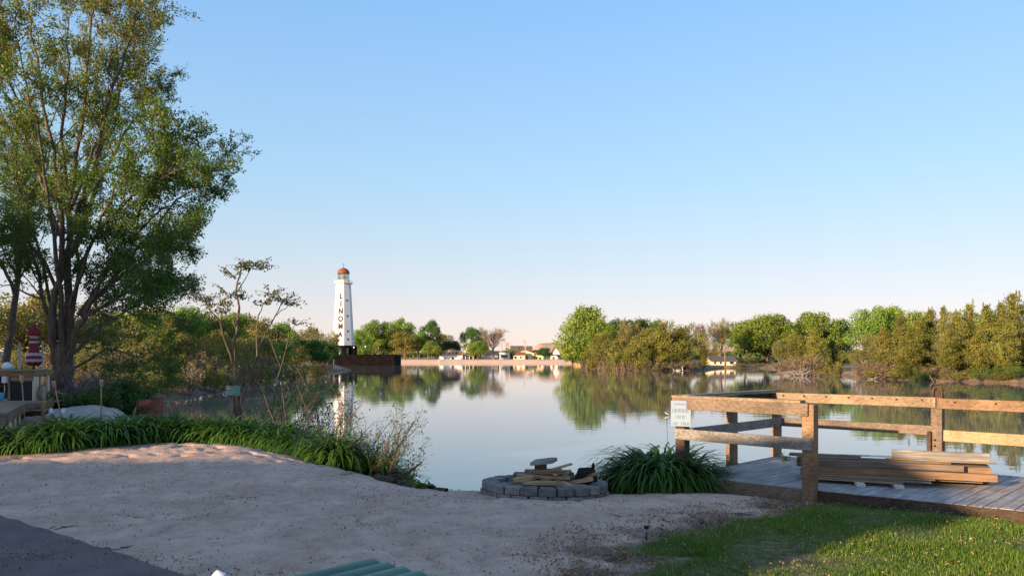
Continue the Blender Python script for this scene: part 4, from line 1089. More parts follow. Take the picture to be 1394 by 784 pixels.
lbk = [(150, 505, 50, 46, 'b'), (185, 502, 52, 47, 'a'), (222, 500, 52, 50, 'a'), (252, 498, 50, 53, 'b'), (282, 497, 46, 58, 'a'), (310, 497, 42, 63, 'b'), (335, 496, 38, 70, 'b'), (360, 496, 34, 78, 'a'), (382, 495, 32, 88, 'b'), (402, 494, 30, 97, 'b'), (422, 493, 30, 108, 'a'), (440, 491, 26, 126, 'b'),
       (205, 485, 50, 54, 'a'), (240, 484, 46, 58, 'a'), (272, 483, 44, 62, 'b'), (300, 482, 42, 68, 'a'), (330, 482, 36, 76, 'a'), (358, 482, 34, 86, 'b'), (385, 482, 30, 96, 'a'), (125, 500, 60, 42, 'a'), (90, 500, 60, 44, 'b'), (50, 496, 60, 46, 'a'), (10, 490, 70, 44, 'a'), (-25, 490, 70, 44, 'b'), (70, 478, 60, 50, 'b'), (30, 474, 60, 52, 'a'), (115, 482, 60, 50, 'a'), (160, 480, 60, 52, 'b')]
lbk.sort()
for i, (px, yt, wd, D, k) in enumerate(lbk):
    ds = {'a': 'olive', 'b': 'dry brown', 'd': 'dark green'}[k]
    plant('brush_' + k, px, yt, wd, D, 'bank_shrub', f'{ds} shrub, {ORD[i + 1]} from the left along the left bank', 'shrub', 'shrubs of the left bank')

# ------------------------------------------------------------------ the big elm
def pix(pts, D0, dd):
    out = []
    for i, (px, py) in enumerate(pts):
        D_ = D0 + dd * i / (len(pts) - 1)
        out.append([Xp(px, D_), D_, Zp(py, D_)])
    return np.array(out)
def smooth_poly(p, k=4, rg=None, j=0.0):
    p = np.asarray(p); out = []
    for i in range(len(p) - 1):
        p0 = p[max(i - 1, 0)]; p1 = p[i]; p2 = p[i + 1]; p3 = p[min(i + 2, len(p) - 1)]
        for s in range(k):
            t = s / k
            v = 0.5 * ((2 * p1) + (-p0 + p2) * t + (2 * p0 - 5 * p1 + 4 * p2 - p3) * t * t + (-p0 + 3 * p1 - 3 * p2 + p3) * t ** 3)
            if rg is not None and i + s > 0: v = v + rg.normal(size=3) * j
            out.append(v)
    out.append(p[-1]); return np.array(out)
rg = np.random.default_rng(5)
BD = 29.0
ELM = [  # pixel polyline, depth drift, base radius, leaf richness
    ([(84, 572), (85, 545), (85, 520), (86, 498), (90, 470)], 0, .35, 0),
    ([(84, 510), (76, 478), (72, 430), (79, 380), (84, 300), (78, 230), (60, 140), (46, 50), (40, 5)], -1.5, .26, 1),
    ([(86, 500), (89, 440), (94, 350), (96, 290), (106, 210), (118, 120), (126, 30), (130, 5)], 1.5, .27, 1),
    ([(88, 508), (99, 470), (110, 438), (127, 400), (152, 350), (186, 292), (216, 240), (236, 214)], -2, .2, 1),
    ([(82, 505), (64, 445), (57, 400), (42, 320), (20, 210), (-8, 120), (-20, 60)], 1, .15, 1),
    ([(90, 518), (112, 495), (140, 479), (172, 480), (205, 492), (225, 498)], -3, .10, 1),
    ([(94, 484), (130, 452), (165, 427), (205, 405), (240, 398)], 2.5, .11, 1),
    ([(96, 320), (118, 260), (140, 180), (165, 90), (182, 35), (190, 10)], -2.5, .15, 1),
    ([(95, 350), (132, 255), (170, 185), (195, 140), (208, 120)], 3, .15, 1),
    ([(108, 430), (155, 375), (208, 316), (258, 256), (298, 228)], 1.5, .15, 1),
    ([(82, 320), (52, 230), (22, 140), (4, 70), (-4, 30)], 3, .13, 1),
    ([(120, 410), (170, 374), (218, 340), (255, 328)], -2, .11, 1),
    ([(112, 432), (160, 406), (200, 390), (232, 387)], 4, .11, 1),
    ([(100, 370), (145, 302), (200, 254), (262, 222)], -4, .12, 1),
    ([(98, 280), (130, 200), (150, 130), (160, 60), (150, 15)], 4, .12, 1),
    ([(92, 260), (84, 180), (96, 90), (90, 15)], -4, .12, 1),
    ([(90, 480), (100, 420), (108, 340), (122, 260), (145, 190), (165, 120), (182, 70), (190, 40)], 2.5, .15, 1),
    ([(85, 480), (82, 400), (70, 320), (60, 240), (50, 170), (30, 90), (22, 20)], -3.5, .15, 1),
    ([(92, 460), (104, 390), (128, 320), (160, 255), (190, 210), (208, 188)], -4, .13, 1),
    ([(80, 460), (62, 380), (40, 300), (28, 220), (8, 170)], 4, .11, 1),
    ([(114, 420), (160, 350), (200, 302), (235, 280), (262, 276)], -1, .12, 1),
    ([(125, 405), (160, 352), (205, 338), (240, 346)], 3, .09, 1),
    ([(104, 445), (140, 418), (180, 400), (225, 375)], -5, .09, 1),
    ([(100, 470), (135, 440), (180, 430), (230, 428)], 4, .08, 1),
    ([(80, 400), (45, 340), (10, 300), (-30, 280)], -3, .11, 1),
    ([(78, 430), (40, 400), (0, 385), (-30, 380)], -1, .08, 1),
]
par = dict(n=[17, 9, 8], t0=[0.22, 0.15, 0.1], fwd=0.8, out=0.62, lift=[0.28, 0.08, 0.0], len=[2.3, 1.15, 0.55], rmin=0.008, wob=0.15, up=[0.03, 0.0, -0.03], leaves=11, spread=0.06)
segs = []; lv = []
for pts, dd, r_, rich in ELM:
    p_ = smooth_poly(pix(pts, BD, dd), 3, rg, 0.05)
    rad = r_ * .72 * (1 - 0.9 * np.linspace(0, 1, len(p_)) ** 0.7) if rich else r_ * (1.25 - 0.35 * np.linspace(0, 1, len(p_)))
    segs.append((p_, rad))
    if rich:
        L0 = np.sum(np.linalg.norm(np.diff(p_, axis=0), axis=1))
        low = np.mean([q_[1] for q_ in pts[-2:]]) > 190
        pr = dict(par)
        pr['n'] = [max(5, int(L0 * (1.7 if low else 1.5))), 7 if low else 6, 8]
        pr['leaves'] = 12 if low else 10
        pr['len'] = [1.7 if L0 < 7 else 2.0, 1.05, 0.55]
        pr['lift'] = [0.2, 0.0, -0.15] if low else [0.35, 0.12, 0.05]
        pr['t0'] = [0.3 if L0 > 6 else 0.15, 0.15, 0.1]
        if np.mean([q_[1] for q_ in pts[-2:]]) > 395: pr['n'] = [max(4, int(L0 * 1.4)), 7, 7]
        grow_side(rg, segs, lv, p_, rad, 0, 2, pr)
lv = np.array(lv)
print('elm leaves', len(lv), 'segs', len(segs))
# root flare
base = np.array([Xp(84, BD), BD, 0])
base[2] = gz(base[0], base[1])
for k in range(6):
    a = k * PI / 3 + .3
    segs.append((base + np.array([[0, 0, .7], [math.cos(a) * .42, math.sin(a) * .42, .25], [math.cos(a) * .85, math.sin(a) * .85, -.1]]), [.22, .17, .06]))
elm = empty('elm_tree', tuple(base), 'huge spreading tree with many rising stems filling the left of the view', 'tree')
loc = -base
thick = [s for s in segs if s[1][0] >= 0.03]; thin = [s for s in segs if s[1][0] < 0.03]
def offs(sg): return [(p + loc, r) for p, r in sg]
meshobj('trunk', tubes_mesh('trunk', offs(thick), M['bark'], 8), elm)
meshobj('twigs', tubes_mesh('twigs', offs(thin), M['twig'], 3), elm)
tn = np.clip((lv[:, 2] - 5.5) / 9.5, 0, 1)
tint = np.clip(0.05 + 0.4 * rg.random(len(lv)) + 0.5 * tn + 0.35 * (rg.random(len(lv)) < 0.6 * tn), 0, 1)  # crown top tinted yellower: seeds, plus warm sunlight put into the colour
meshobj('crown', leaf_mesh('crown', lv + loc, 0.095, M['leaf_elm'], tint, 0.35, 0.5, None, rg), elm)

# second, leaning tree at the far left
segs = []; lv = []
p_ = smooth_poly(pix([(6, 560), (12, 470), (20, 400), (30, 330), (34, 270), (30, 235)], 31, 2), 3, rg, .04)
rad = .17 * (1 - .8 * np.linspace(0, 1, len(p_))); segs.append((p_, rad))
par2 = dict(par); par2['n'] = [20, 8, 7]; par2['t0'] = [.42, .1, .1]; par2['leaves'] = 10; par2['len'] = [1.9, .9, .5]
grow_side(rg, segs, lv, p_, rad, 0, 2, par2)
p2 = smooth_poly(pix([(20, 400), (0, 360), (-30, 330)], 31.5, -1), 3, rg, .04); r2 = .09 * (1 - .7 * np.linspace(0, 1, len(p2))); segs.append((p2, r2)); grow_side(rg, segs, lv, p2, r2, 0, 2, par2)
lv = np.array(lv); b0 = p_[0]
t = empty('leaning_tree', tuple(b0), 'slim leaning tree with bright leaves at the left edge behind the bar', 'tree')
meshobj('trunk', tubes_mesh('trunk', [(p - b0, r) for p, r in segs], M['bark'], 6), t)
meshobj('crown', leaf_mesh('crown', lv - b0, .12, M['leaf_young'], rg.random(len(lv)), .3, .5, None, rg), t)

# sumac like sapling group (pixel traced stems) behind the lily hedge
SD0 = 18.0
def sapling(name, label, cat, stems, tips, D0, leafmat, nleaf, lsz, rbase=.028, seed=1, tuft=.16):
    rg = np.random.default_rng(seed)
    b0 = np.array([Xp(stems[0][0][0][0], D0), D0, gz(Xp(stems[0][0][0][0], D0), D0)])
    segs = []; lv = []
    for pts, dd, r_ in stems:
        p_ = smooth_poly(pix(pts, D0, dd), 3, rg, .012)
        segs.append((p_ - b0, r_ * (1 - .75 * np.linspace(0, 1, len(p_)))))
    for (px, py, dd) in tips:
        c = np.array([Xp(px, D0 + dd), D0 + dd, Zp(py, D0 + dd)]) - b0
        for j in range(nleaf // 8):
            d_ = rg.normal(size=3); d_[2] = abs(d_[2]) * .5 - .1; d_ /= np.linalg.norm(d_)
            e_ = c + d_ * (.2 + .25 * rg.random())
            segs.append((np.array([c - [0, 0, .05], (c + e_) / 2 + [0, 0, .03], e_]), [.008, .006, .003]))
            for u in np.linspace(.3, 1, 9): lv.append(c + (e_ - c) * u + rg.normal(size=3) * .035 + [0, 0, -.02])
    t = empty(name, tuple(b0), label, cat)
    meshobj('stem', tubes_mesh('stem', segs, M['twig'], 6), t)
    lv = np.array(lv)
    meshobj('foliage', leaf_mesh('foliage', lv, lsz, M[leafmat], rg.random(len(lv)), .3, .5, None, rg), t)
sapling('sapling_tree', 'tall thin bare stemmed sapling with reddish leaf tufts left of the lighthouse', 'tree',
        [([(320, 610), (322, 540), (318, 480), (322, 450), (325, 420), (322, 395), (328, 365), (331, 358)], 0, .045),
         ([(322, 398), (335, 378), (345, 360)], .3, .014), ([(318, 500), (300, 440), (285, 420), (277, 405)], -.8, .025), ([(300, 440), (305, 415), (312, 400)], 0, .014),
         ([(328, 610), (330, 540), (345, 500), (358, 460), (375, 430), (386, 408)], .8, .035), ([(350, 485), (350, 440), (358, 415), (370, 402)], .5, .02), ([(375, 430), (388, 420), (398, 412)], .8, .012), ([(322, 450), (312, 425), (300, 412)], .4, .014)],
        [(328, 362, 0), (347, 358, .3), (340, 364, .2), (278, 408, -.8), (288, 416, -.7), (312, 402, 0), (300, 414, .3), (386, 408, .8), (370, 402, .5), (398, 413, .8), (362, 412, .4), (318, 375, 0), (355, 365, .3), (330, 405, .2), (308, 425, 0)],
        SD0, 'leaf_red', 64, .075, seed=4)
sapling('sapling_tree', 'short thin sapling just right of the teal sign', 'tree',
        [([(366, 612), (372, 545), (382, 500), (396, 455), (404, 438)], .5, .022), ([(382, 500), (370, 470), (362, 450)], .3, .012), ([(390, 475), (405, 460), (415, 455)], .3, .01)],
        [(404, 440, .5), (362, 452, .3), (415, 457, .3), (390, 462, .4)], 17.5, 'leaf_red', 40, .07, seed=6)
def shrub(name, label, px, D, H, W, seed, mat, leaves, ls, stems=14, lean=.8, dirbias=0., bark='twig', zoff=0, n=(9, 6)):
    rg = np.random.default_rng(seed); segs = []; lv = []
    x = Xp(px, D); z = gz(x, D) + zoff
    pr = dict(n=[n[0], n[1]], t0=[.25, .2], fwd=.8, out=.6, lift=[.15, .1], len=[H * .36, H * .17], rmin=.003, wob=.16, up=[.03, 0.], leaves=leaves, spread=.05)
    for i in range(stems):
        a = rg.random() * 2 * PI; o = rg.random() ** .6
        bp_, b_ = branch(rg, (math.cos(a) * .2 * W * o, math.sin(a) * .12 * W, -.15), (math.cos(a) * lean * o + dirbias, math.sin(a) * lean * o * .6, 1), H * (.6 + .5 * rg.random()), .018, 7, .12, .03, .25)
        segs.append((bp_, b_)); grow_side(rg, segs, lv, bp_, b_, 0, 1, pr)
    lv = np.array(lv)
    t = empty(name, (x, D, z), label, 'shrub')
    meshobj('stem', tubes_mesh('stem', segs, M[bark], 4), t)
    meshobj('foliage', leaf_mesh('foliage', lv, ls, M[mat], rg.random(len(lv)), .1, .5, None, rg), t)
shrub('willow_shrub', 'tall leafy shrub with green tips in front of the pier', 430, 19.0, 2.7, 2.2, 41, 'leaf_young', 4, .065, 9, .6, n=(8, 4))
shrub('willow_shrub', 'dark leafy shrub left of the lighthouse base', 402, 25, 2.9, 2.2, 44, 'leaf_dark', 7, .09, 9, .4, n=(7, 5))
shrub('twiggy_shrub', 'brown twiggy shrub arching over the right end of the long hedge', 436, 15.6, 1.75, 3.0, 42, 'leaf_red', 1, .045, 13, 1.2, .3, n=(7, 4))
shrub('willow_shrub', 'leafy green shrub in front of the lighthouse reflection', 484, 15.0, 1.4, 1.5, 43, 'leaf_young', 3, .05, 9, .8, .35, n=(8, 4))
shrub('twiggy_shrub', 'loose grey green shrub leaning over the water right of the hedge', 507, 13.2, 1.3, 1.9, 45, 'leaf_dark', 2, .042, 18, .95, .42, 'twig', n=(8, 5))
shrub('twiggy_shrub', 'low sprig of leaves at the right foot of the hedge', 540, 12.7, .5, .5, 46, 'leaf_young', 3, .045, 7, .8, .2)
shrub('purple_shrub', 'dark bush under the big tree with purple blossom behind', 118, 24.5, .9, 2.4, 47, 'leaf_dark', 14, .07, 22, .9)
shrub('lilac_shrub', 'lilac bush with purple and pink flowers right of the big trunk', 118, 28, 1.45, 1.7, 48, 'purple', 4, .07, 16, .8)
shrub('garden_shrub', 'dark rounded shrub between lilac and red lounge chair', 165, 27, 1.2, 2.8, 49, 'leaf_dark', 12, .08, 20, .9)

# ------------------------------------------------------------------ left yard
t = empty('bar_counter', (0, 0, 0), 'wooden outdoor bar with black panels on the raised platform', 'bar')
D = 24.0
zd = Zp(545, 24.0)                       # platform level
zt_ = Zp(503.5, D); xl = Xp(-40, D); xr = Xp(44, D)
MB().box(((xl + xr) / 2, D + .45, zt_ - .02), (xr - xl + .04, .98, .05), ch=.006).build('counter_top', M['tan_wood'], t)
MB().box(((xl + xr) / 2, D + .01, zt_ - .12), (xr - xl, .04, .14)).build('fascia', M['cedar_wood'], t)
MB().box((xr - .01, D + .47, zt_ - .12), (.04, .86, .14)).build('fascia', M['tan_wood'], t)
MB().box(((Xp(14, D) + xr) / 2, D + .05, zt_ - .26), (xr - Xp(14, D), .03, .14)).build('band', M['tan_wood'], t)
MB().box(((Xp(13, D) + Xp(43, D)) / 2, D + .06, (zd + zt_ - .33) / 2), (Xp(43, D) - Xp(13, D), .04, zt_ - .33 - zd)).build('black_panel', M['black'], t)
MB().box(((Xp(10, D) + Xp(13, D)) / 2, D + .05, (zd + zt_ - .06) / 2), (Xp(13, D) - Xp(10, D), .07, zt_ - .06 - zd)).build('post', M['cedar_wood'], t)
for ya_, yb_ in ((24.04, 24.34), (24.46, 24.64), (24.80, 24.90)): MB().box((xr - .03, (ya_ + yb_) / 2, (zd + zt_ - .2) / 2), (.06, yb_ - ya_, zt_ - .2 - zd)).build('post', M['cream'], t)
MB().box(((xl + xr) / 2 - .05, D + .88, (zd + zt_) / 2), (xr - xl - .1, .03, zt_ - zd - .05)).build('back_panel', M['black'], t)
MB().box(((xl + Xp(10, D)) / 2, D + .35, zd + .42), (Xp(10, D) - xl, .6, .03)).build('shelf', M['dark_wood'], t)
tag(MB().lathe([(.02, 0), (.14, .02), (.15, .1), (.11, .19), (.03, .23)], 14).build('white_bowl', M['white'], None, (Xp(4, D), D + .2, zt_ + .005)), 'white upturned bowl on the bar counter', 'bowl')
tag(MB().lathe([(.05, 0), (.06, .02), (.06, .07), (.02, .08)], 10).build('blue_cup', M['blue'], None, (Xp(10.5, D), D + .2, zt_ + .005)), 'small blue cup beside the white bowl on the bar', 'cup')
tk = empty('paper_dispenser', (Xp(7, D), D - .02, zd), 'white dispenser on a stand in the left opening of the bar', 'dispenser')
MB().box((0, 0, .62), (.14, .12, .2), ch=.02).build('box', M['white'], tk); MB().tube([(0, 0, 0.03), (0, 0, .52)], .02, 6).build('stem', M['metal'], tk); MB().lathe([(.14, 0), (.14, .03), (.03, .05)], 12).build('base', M['metal'], tk)
tag(MB().lathe([(.1, 0), (.13, .03), (.14, .2), (.12, .24)], 10).build('blue_bucket', M['blue'], None, (Xp(2, D), D - .1, zd)), 'blue bucket on the platform at the left edge', 'bucket')
bg_ = MB().lathe([(.04, 0), (.12, .05), (.14, .25), (.08, .42), (.02, .5)], 9, fn=lambda a, z: 1 + .15 * math.sin(3 * a + 9 * z)); tag(bg_.build('bag', M['grey_wood'], None, (xr + .16, 24.3, zd)), 'crumpled grey bag hanging at the right side of the bar', 'bag')
# platform with steps
t = empty('wood_platform', (0, 0, 0), 'raised timber platform in front of the bar with two steps', 'platform')
yf = 22.4
def plat(x0_, x1_, y0_, y1_, z_, nm='deck_board', k=None):
    nb_ = max(1, int((y1_ - y0_) / .14))
    mb = MB()
    for i in range(nb_): mb.box(((x0_ + x1_) / 2, y0_ + (i + .5) * .14, z_ - .02), (x1_ - x0_, .134, .04))
    return mb.build(nm, M['tan_wood'], t)
xe = -13.8
poly = [(-20, 17.3), (-11.75, 18.6), (-13.8, 22.7), (Xp(62, 23.2), 23.3), (Xp(62, 23.2), 25.3), (-20, 25.3)]
MB().prism(poly, zd - .04, zd).build('deck_floor', M['tan_wood'], t)
for (a_, b_) in ((poly[0], poly[1]), (poly[1], poly[2]), (poly[2], poly[3])):
    MB().beam((a_[0], a_[1], zd - .15), (b_[0], b_[1], zd - .15), .045, .21).build('fascia', M['aged_wood'], t)
for k in range(4):
    px_ = poly[1][0] + (poly[2][0] - poly[1][0]) * (k + .3) / 4; py_ = poly[1][1] + (poly[2][1] - poly[1][1]) * (k + .3) / 4
    MB().box((px_ - .12, py_, (zd - .25 + .2) / 2), (.1, .1, zd - .25 - .2)).build('post', M['cream'], t)
xs = Xp(47, 23.2)
MB().box((xs + .38, 23.0, zd - .22), (.95, .32, .045)).build('step', M['tan_wood'], t)
MB().box((xs + .32, 23.25, zd - .12), (.05, .7, .26), rx=.3).build('stringer', M['cedar_wood'], t)
MB().box((xs - .1, 23.2, zd - .28), (.6, .05, .42), ry=.35).build('stringer', M['tan_wood'], t)
MB().box((xs + .8, 22.95, zd - .4), (.06, .2, .34)).build('step_post', M['cream'], t)
# closed parasol
UD = 27.0
ux = Xp(46, UD); uz0 = Zp(500, UD)
t = empty('parasol', (ux, UD, gz(ux, UD)), 'closed dark red garden parasol with white bands behind the bar', 'parasol')
g0 = gz(ux, UD)
def uz(py): return Zp(py, UD) - g0
pm, n, out = newmat('parasol_cloth'); L = n.links.new
b = N(n, 'ShaderNodeBsdfPrincipled'); b.inputs['Roughness'].default_value = .8
tc = N(n, 'ShaderNodeTexCoord'); sx = N(n, 'ShaderNodeSeparateXYZ'); L(tc.outputs['Object'], sx.inputs[0])
nz = N(n, 'ShaderNodeTexNoise'); nz.inputs['Scale'].default_value = 9; L(tc.outputs['Object'], nz.inputs['Vector'])
md = N(n, 'ShaderNodeMath'); md.operation = 'MULTIPLY_ADD'; md.inputs[1].default_value = .06; L(nz.outputs['Fac'], md.inputs[0]); L(sx.outputs['Z'], md.inputs[2])
cr = N(n, 'ShaderNodeValToRGB'); cr.color_ramp.interpolation = 'CONSTANT'
zlo, zhi = uz(498), uz(443)
mr = N(n, 'ShaderNodeMapRange'); mr.inputs[1].default_value = zlo; mr.inputs[2].default_value = zhi; L(md.outputs[0], mr.inputs[0]); L(mr.outputs[0], cr.inputs[0])
red_, wh_ = (0.20, 0.010, 0.022, 1), (.42, .34, .34, 1)
stops = [(0, red_), (.12, wh_), (.19, red_), (.27, wh_), (.34, red_), (.58, wh_), (.635, red_), (.70, wh_), (.76, red_)]
cr.color_ramp.elements[0].color = red_; cr.color_ramp.elements[1].position = .12; cr.color_ramp.elements[1].color = wh_
for p0, c0 in stops[2:]: e = cr.color_ramp.elements.new(p0); e.color = c0
L(cr.outputs[0], b.inputs['Base Color']); L(b.outputs[0], out.inputs[0])
um = MB().lathe([(.12, uz(498)), (.2, uz(495)), (.245, uz(491)), (.2, uz(485)), (.15, uz(479)), (.115, uz(472)), (.11, uz(463)), (.125, uz(458)), (.17, uz(456)), (.16, uz(452)), (.11, uz(447)), (.04, uz(443))], 40, fn=lambda a, z: 1 + .14 * math.cos(8 * a + z * 2) + .05 * math.sin(5 * a + 3 * z))
um.build('canopy', pm, t)
MB().tube([(0, 0, 0), (0, 0, uz(443))], .025, 8).build('pole', M['iron'], t)
MB().lathe([(.3, 0), (.3, .08), (.05, .12)], 16).build('base', M['iron'], t)
for px, pt, lb_ in ((26.5, 466, 'left grey metal fence post beside the parasol'), (58, 464, 'right grey metal fence post beside the parasol')):
    D = 34.; x = Xp(px, D); z0 = gz(x, D) - .2
    tag(MB().tube([(0, 0, 0), (0, 0, Zp(pt, D) - z0)], .04, 8).build('fence_post', M['metal'], None, (x, D, z0)), lb_, 'post', 'bare fence posts in the left yard')
# bamboo torches
for (pt0, pb0, D, lb_, ry) in (((29, 507), (34, 572), 20.5, 'first bamboo torch from the left, in front of the black bar panel', 0), ((60.5, 509), (57, 574), 20.8, 'second bamboo torch, upright in front of the steps', 0), ((72, 515), (87, 575), 20.2, 'third bamboo torch, leaning strongly to the left', 0), ((138, 513), (137.5, 575), 20.5, 'fourth bamboo torch standing alone right of the pale tarp', 0), ((62, 510), (60.5, 573), 21.3, 'thin bamboo torch close behind the upright second one', 0)):
    a = Vector((Xp(pb0[0], D), D, Zp(pb0[1] + 8, D))); b_ = Vector((Xp(pt0[0], D), D, Zp(pt0[1], D)))
    t = empty('garden_torch', tuple(a), lb_, 'torch', 'bamboo torches behind the hedge')
    d = b_ - a
    MB().tube([(0, 0, 0), d * .5, d * .82], .016, 7).build('pole', M['bamboo'], t)
    MB().tube([d * .78, d * .84, d * .93, d * .955], [.018, .042, .05, .03], 9).build('basket', M['bamboo'], t)
    MB().tube([d * .955, d * .97, d], [.03, .03, .008], 7).build('oil_can', M['iron'], t)
# pale and pink ground covers
def rumple(name, pts_px, D0, D1, zc, hgt, mat, label, cat, seed):
    x0_, x1_ = Xp(pts_px[0], (D0 + D1) / 2), Xp(pts_px[1], (D0 + D1) / 2)
    nx, ny = 44, 20; vs = []; fs = []
    for j in range(ny):
        for i in range(nx):
            u, v = i / (nx - 1), j / (ny - 1)
            e = min(1, 4 * u, 4 * (1 - u)) * min(1, 4 * v, 4 * (1 - v)); e = e * e * (3 - 2 * e)
            x = x0_ + (x1_ - x0_) * u; y = D0 + (D1 - D0) * v
            h_ = hgt * (.75 + .9 * float(fbm(np.array([x * 1.2]), np.array([y * 1.2]), 4, seed)[0]))
            vs.append((x, y, gz(x, y) - .05 + e * (h_ + .06)))
    for j in range(ny - 1):
        for i in range(nx - 1): a = j * nx + i; fs.append((a, a + 1, a + 1 + nx, a + nx))
    o = MB().add(vs, fs, None, True).build(name, mat); tag(o, label, cat)
rumple('pale_tarp', (60, 165), 21.2, 24.5, .6, .42, M['tarp'], 'rumpled pale tarp lying behind the hedge left of the lounge chair', 'tarp', 3)
rumple('pink_tarp', (34, 72), 20.8, 22.2, .6, .40, M['pink_tarp'], 'folded pinkish cloth lying in front of the steps', 'tarp', 5)
for px, lb_ in ((69.5, 'left white jar candle on the pale tarp'), (86, 'right white jar candle on the pale tarp')):
    tag(MB().lathe([(.045, 0), (.05, .01), (.05, .1), (.035, .12), (.04, .15)], 12).build('jar_candle', M['white'], None, (Xp(px, 22), 22, Zp(563, 22))), lb_, 'candle', 'white jar candles')
for k, (a, b_, lb_) in enumerate((((68, 534), (92, 541), 'reddish plank leaning under the big tree'), ((76, 533), (92, 540), 'pale plank on top of the reddish plank under the tree'), ((66, 545), (84, 547), 'short dark board lying beside the steps'))):
    p0 = at(a[0], 25.5 + k * .2, None, a[1]); p1 = at(b_[0], 25.5 + k * .2, None, b_[1])
    tag(MB().beam(p0, p1, .16, .05).build('plank', M[['roof_red', 'tan_wood', 'dark_wood'][k]], None), lb_, 'plank', 'planks under the big tree')
# maroon lounge chair
D = 20.6
t = empty('lounge_chair', (Xp(200, D), D, gz(Xp(200, D), D)), 'dark red slatted lounge chair seen just over the hedge', 'lounge chair', None, R(0))
g0 = gz(Xp(200, D), D)
zb1, zb2 = Zp(566, D) - g0, Zp(545, D) - g0
def LC(px, py, dy): return Vector((Xp(px, D) - Xp(200, D), dy, Zp(py, D) - g0))
bk = MB()
for i in range(9):
    u = i / 8
    bk.beam(LC(181 + 5 * u, 549 + 20 * u, .25 - .3 * u), LC(215 + 6 * u, 544 + 20 * u, .25 - .3 * u), .012, .034)
bk.build('backrest', M['maroon'], t)
fr = MB(); fr.tube([LC(180, 547, .27), LC(187, 571, -.08), LC(190, 574, -.3)], .016, 7); fr.tube([LC(216, 543, .27), LC(222, 566, -.08), LC(225, 572, -.3)], .016, 7); fr.tube([LC(180, 547, .27), LC(216, 543, .27)], .016, 7)
fr.build('frame', M['maroon'], t)
st = MB()
for i in range(12): st.beam(LC(188 , 573, -.1 - .1 * i), LC(222, 568, -.1 - .1 * i), .07, .012)
st.build('seat', M['maroon'], t)
for pa in (190, 226):
    MB().tube([LC(pa, 574, -.05), LC(pa - .5, 568, -.08), LC(pa + 4, 564, -.12), LC(pa + 9, 565, -.2), LC(pa + 11, 573, -.3)], .014, 7).build('armrest', M['metal'], t)
for px, dy in ((190, .1), (224, .1), (190, -1.1), (224, -1.1)):
    MB().tube([LC(px, 572, dy), Vector((LC(px, 572, dy).x, dy, 0))], .014, 6).build('leg', M['metal'], t)
# teal sign
D = 17.2
t = empty('teal_sign', (Xp(320, D), D, gz(Xp(320, D), D)), 'small teal sign with a red mark on two thin posts', 'sign')
g0 = gz(Xp(320, D), D)
def SG(px, py): return Vector((Xp(px, D) - Xp(320, D), 0, Zp(py, D) - g0))
a, b_ = SG(308.5, 525), SG(327.5, 538)
MB().box(((a.x + b_.x) / 2, -.03, (a.z + b_.z) / 2), (b_.x - a.x, .012, a.z - b_.z), ry=.03).build('board', M['teal'], t)
for px in (319.5, 326): MB().box((SG(px, 530).x, .0, SG(px, 532).z / 2), (.04, .04, SG(px, 532).z)).build('post', M['dark_wood'], t)
c_ = SG(312.3, 529.8)
MB().add([(c_.x - .028, -.040, c_.z), (c_.x, -.040, c_.z - .045), (c_.x + .028, -.040, c_.z), (c_.x - .028, -.040, c_.z)], [(0, 1, 2)]).box((c_.x, -.039, c_.z - .02), (.03, .004, .02)).build('red_mark', M['red'], t)
MB().box((c_.x, -.0395, c_.z + .012), (.05, .005, .018)).build('white_mark', M['white'], t)
MB().box((c_.x, -.0395, c_.z + .034), (.03, .005, .018)).build('pink_mark', M['pink_tarp'], t)
for k in range(2): MB().box((SG(320.5, 530).x, -.038, SG(320, 530.5 + 3.5 * k).z), (.13, .003, .008)).build('text_line', M['metal'], t)

# ------------------------------------------------------------------ lily hedges
def lilies(name, polyfun, count, label, seed, Lb=.75, cat='plant hedge', bnd=(70, 80), wmul=1.0):
    rg = np.random.default_rng(seed)
    xs_, ys_, hs_ = polyfun(rg, count)
    n_ = len(xs_); k = 7
    zs_ = height(xs_, ys_)[0]
    az = rg.random(n_) * 2 * PI
    Lr = Lb * hs_ * (.6 + .6 * rg.random(n_)); th0 = R(82) - R(30) * rg.random(n_); bend = R(bnd[0]) + R(bnd[1]) * rg.random(n_)
    t_ = np.linspace(0, 1, k)
    P_ = np.zeros((n_, k, 3)); cur = np.stack([xs_, ys_, zs_ - .02], -1); P_[:, 0] = cur
    for i in range(1, k):
        th = th0 - bend * (t_[i] ** 1.7)
        st_ = Lr / (k - 1)
        cur = cur + np.stack([np.cos(th) * np.cos(az) * st_, np.cos(th) * np.sin(az) * st_, np.sin(th) * st_], -1); P_[:, i] = cur
    wd = .013 + .012 * rg.random(n_)
    sx_ = np.stack([-np.sin(az), np.cos(az), np.zeros(n_)], -1) * wd[:, None]
    prof = np.array([.55, .85, 1, 1, .85, .55, .05])
    Lf = P_ + sx_[:, None, :] * prof[None, :, None]; Rt = P_ - sx_[:, None, :] * prof[None, :, None]
    V_ = np.stack([Lf, Rt], 2).reshape(-1, 3)
    i0 = (np.arange(n_) * k * 2)[:, None] + (np.arange(k - 1) * 2)[None, :]
    F_ = np.stack([i0, i0 + 1, i0 + 3, i0 + 2], -1).reshape(-1, 4)
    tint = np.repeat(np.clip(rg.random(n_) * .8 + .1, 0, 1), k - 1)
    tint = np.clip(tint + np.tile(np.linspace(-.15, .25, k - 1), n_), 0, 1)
    o = meshobj(name, np_mesh(name, V_, F_, M['lily'], {'tint': ('FACE', tint)}, True))
    tag(o, label, cat); return o
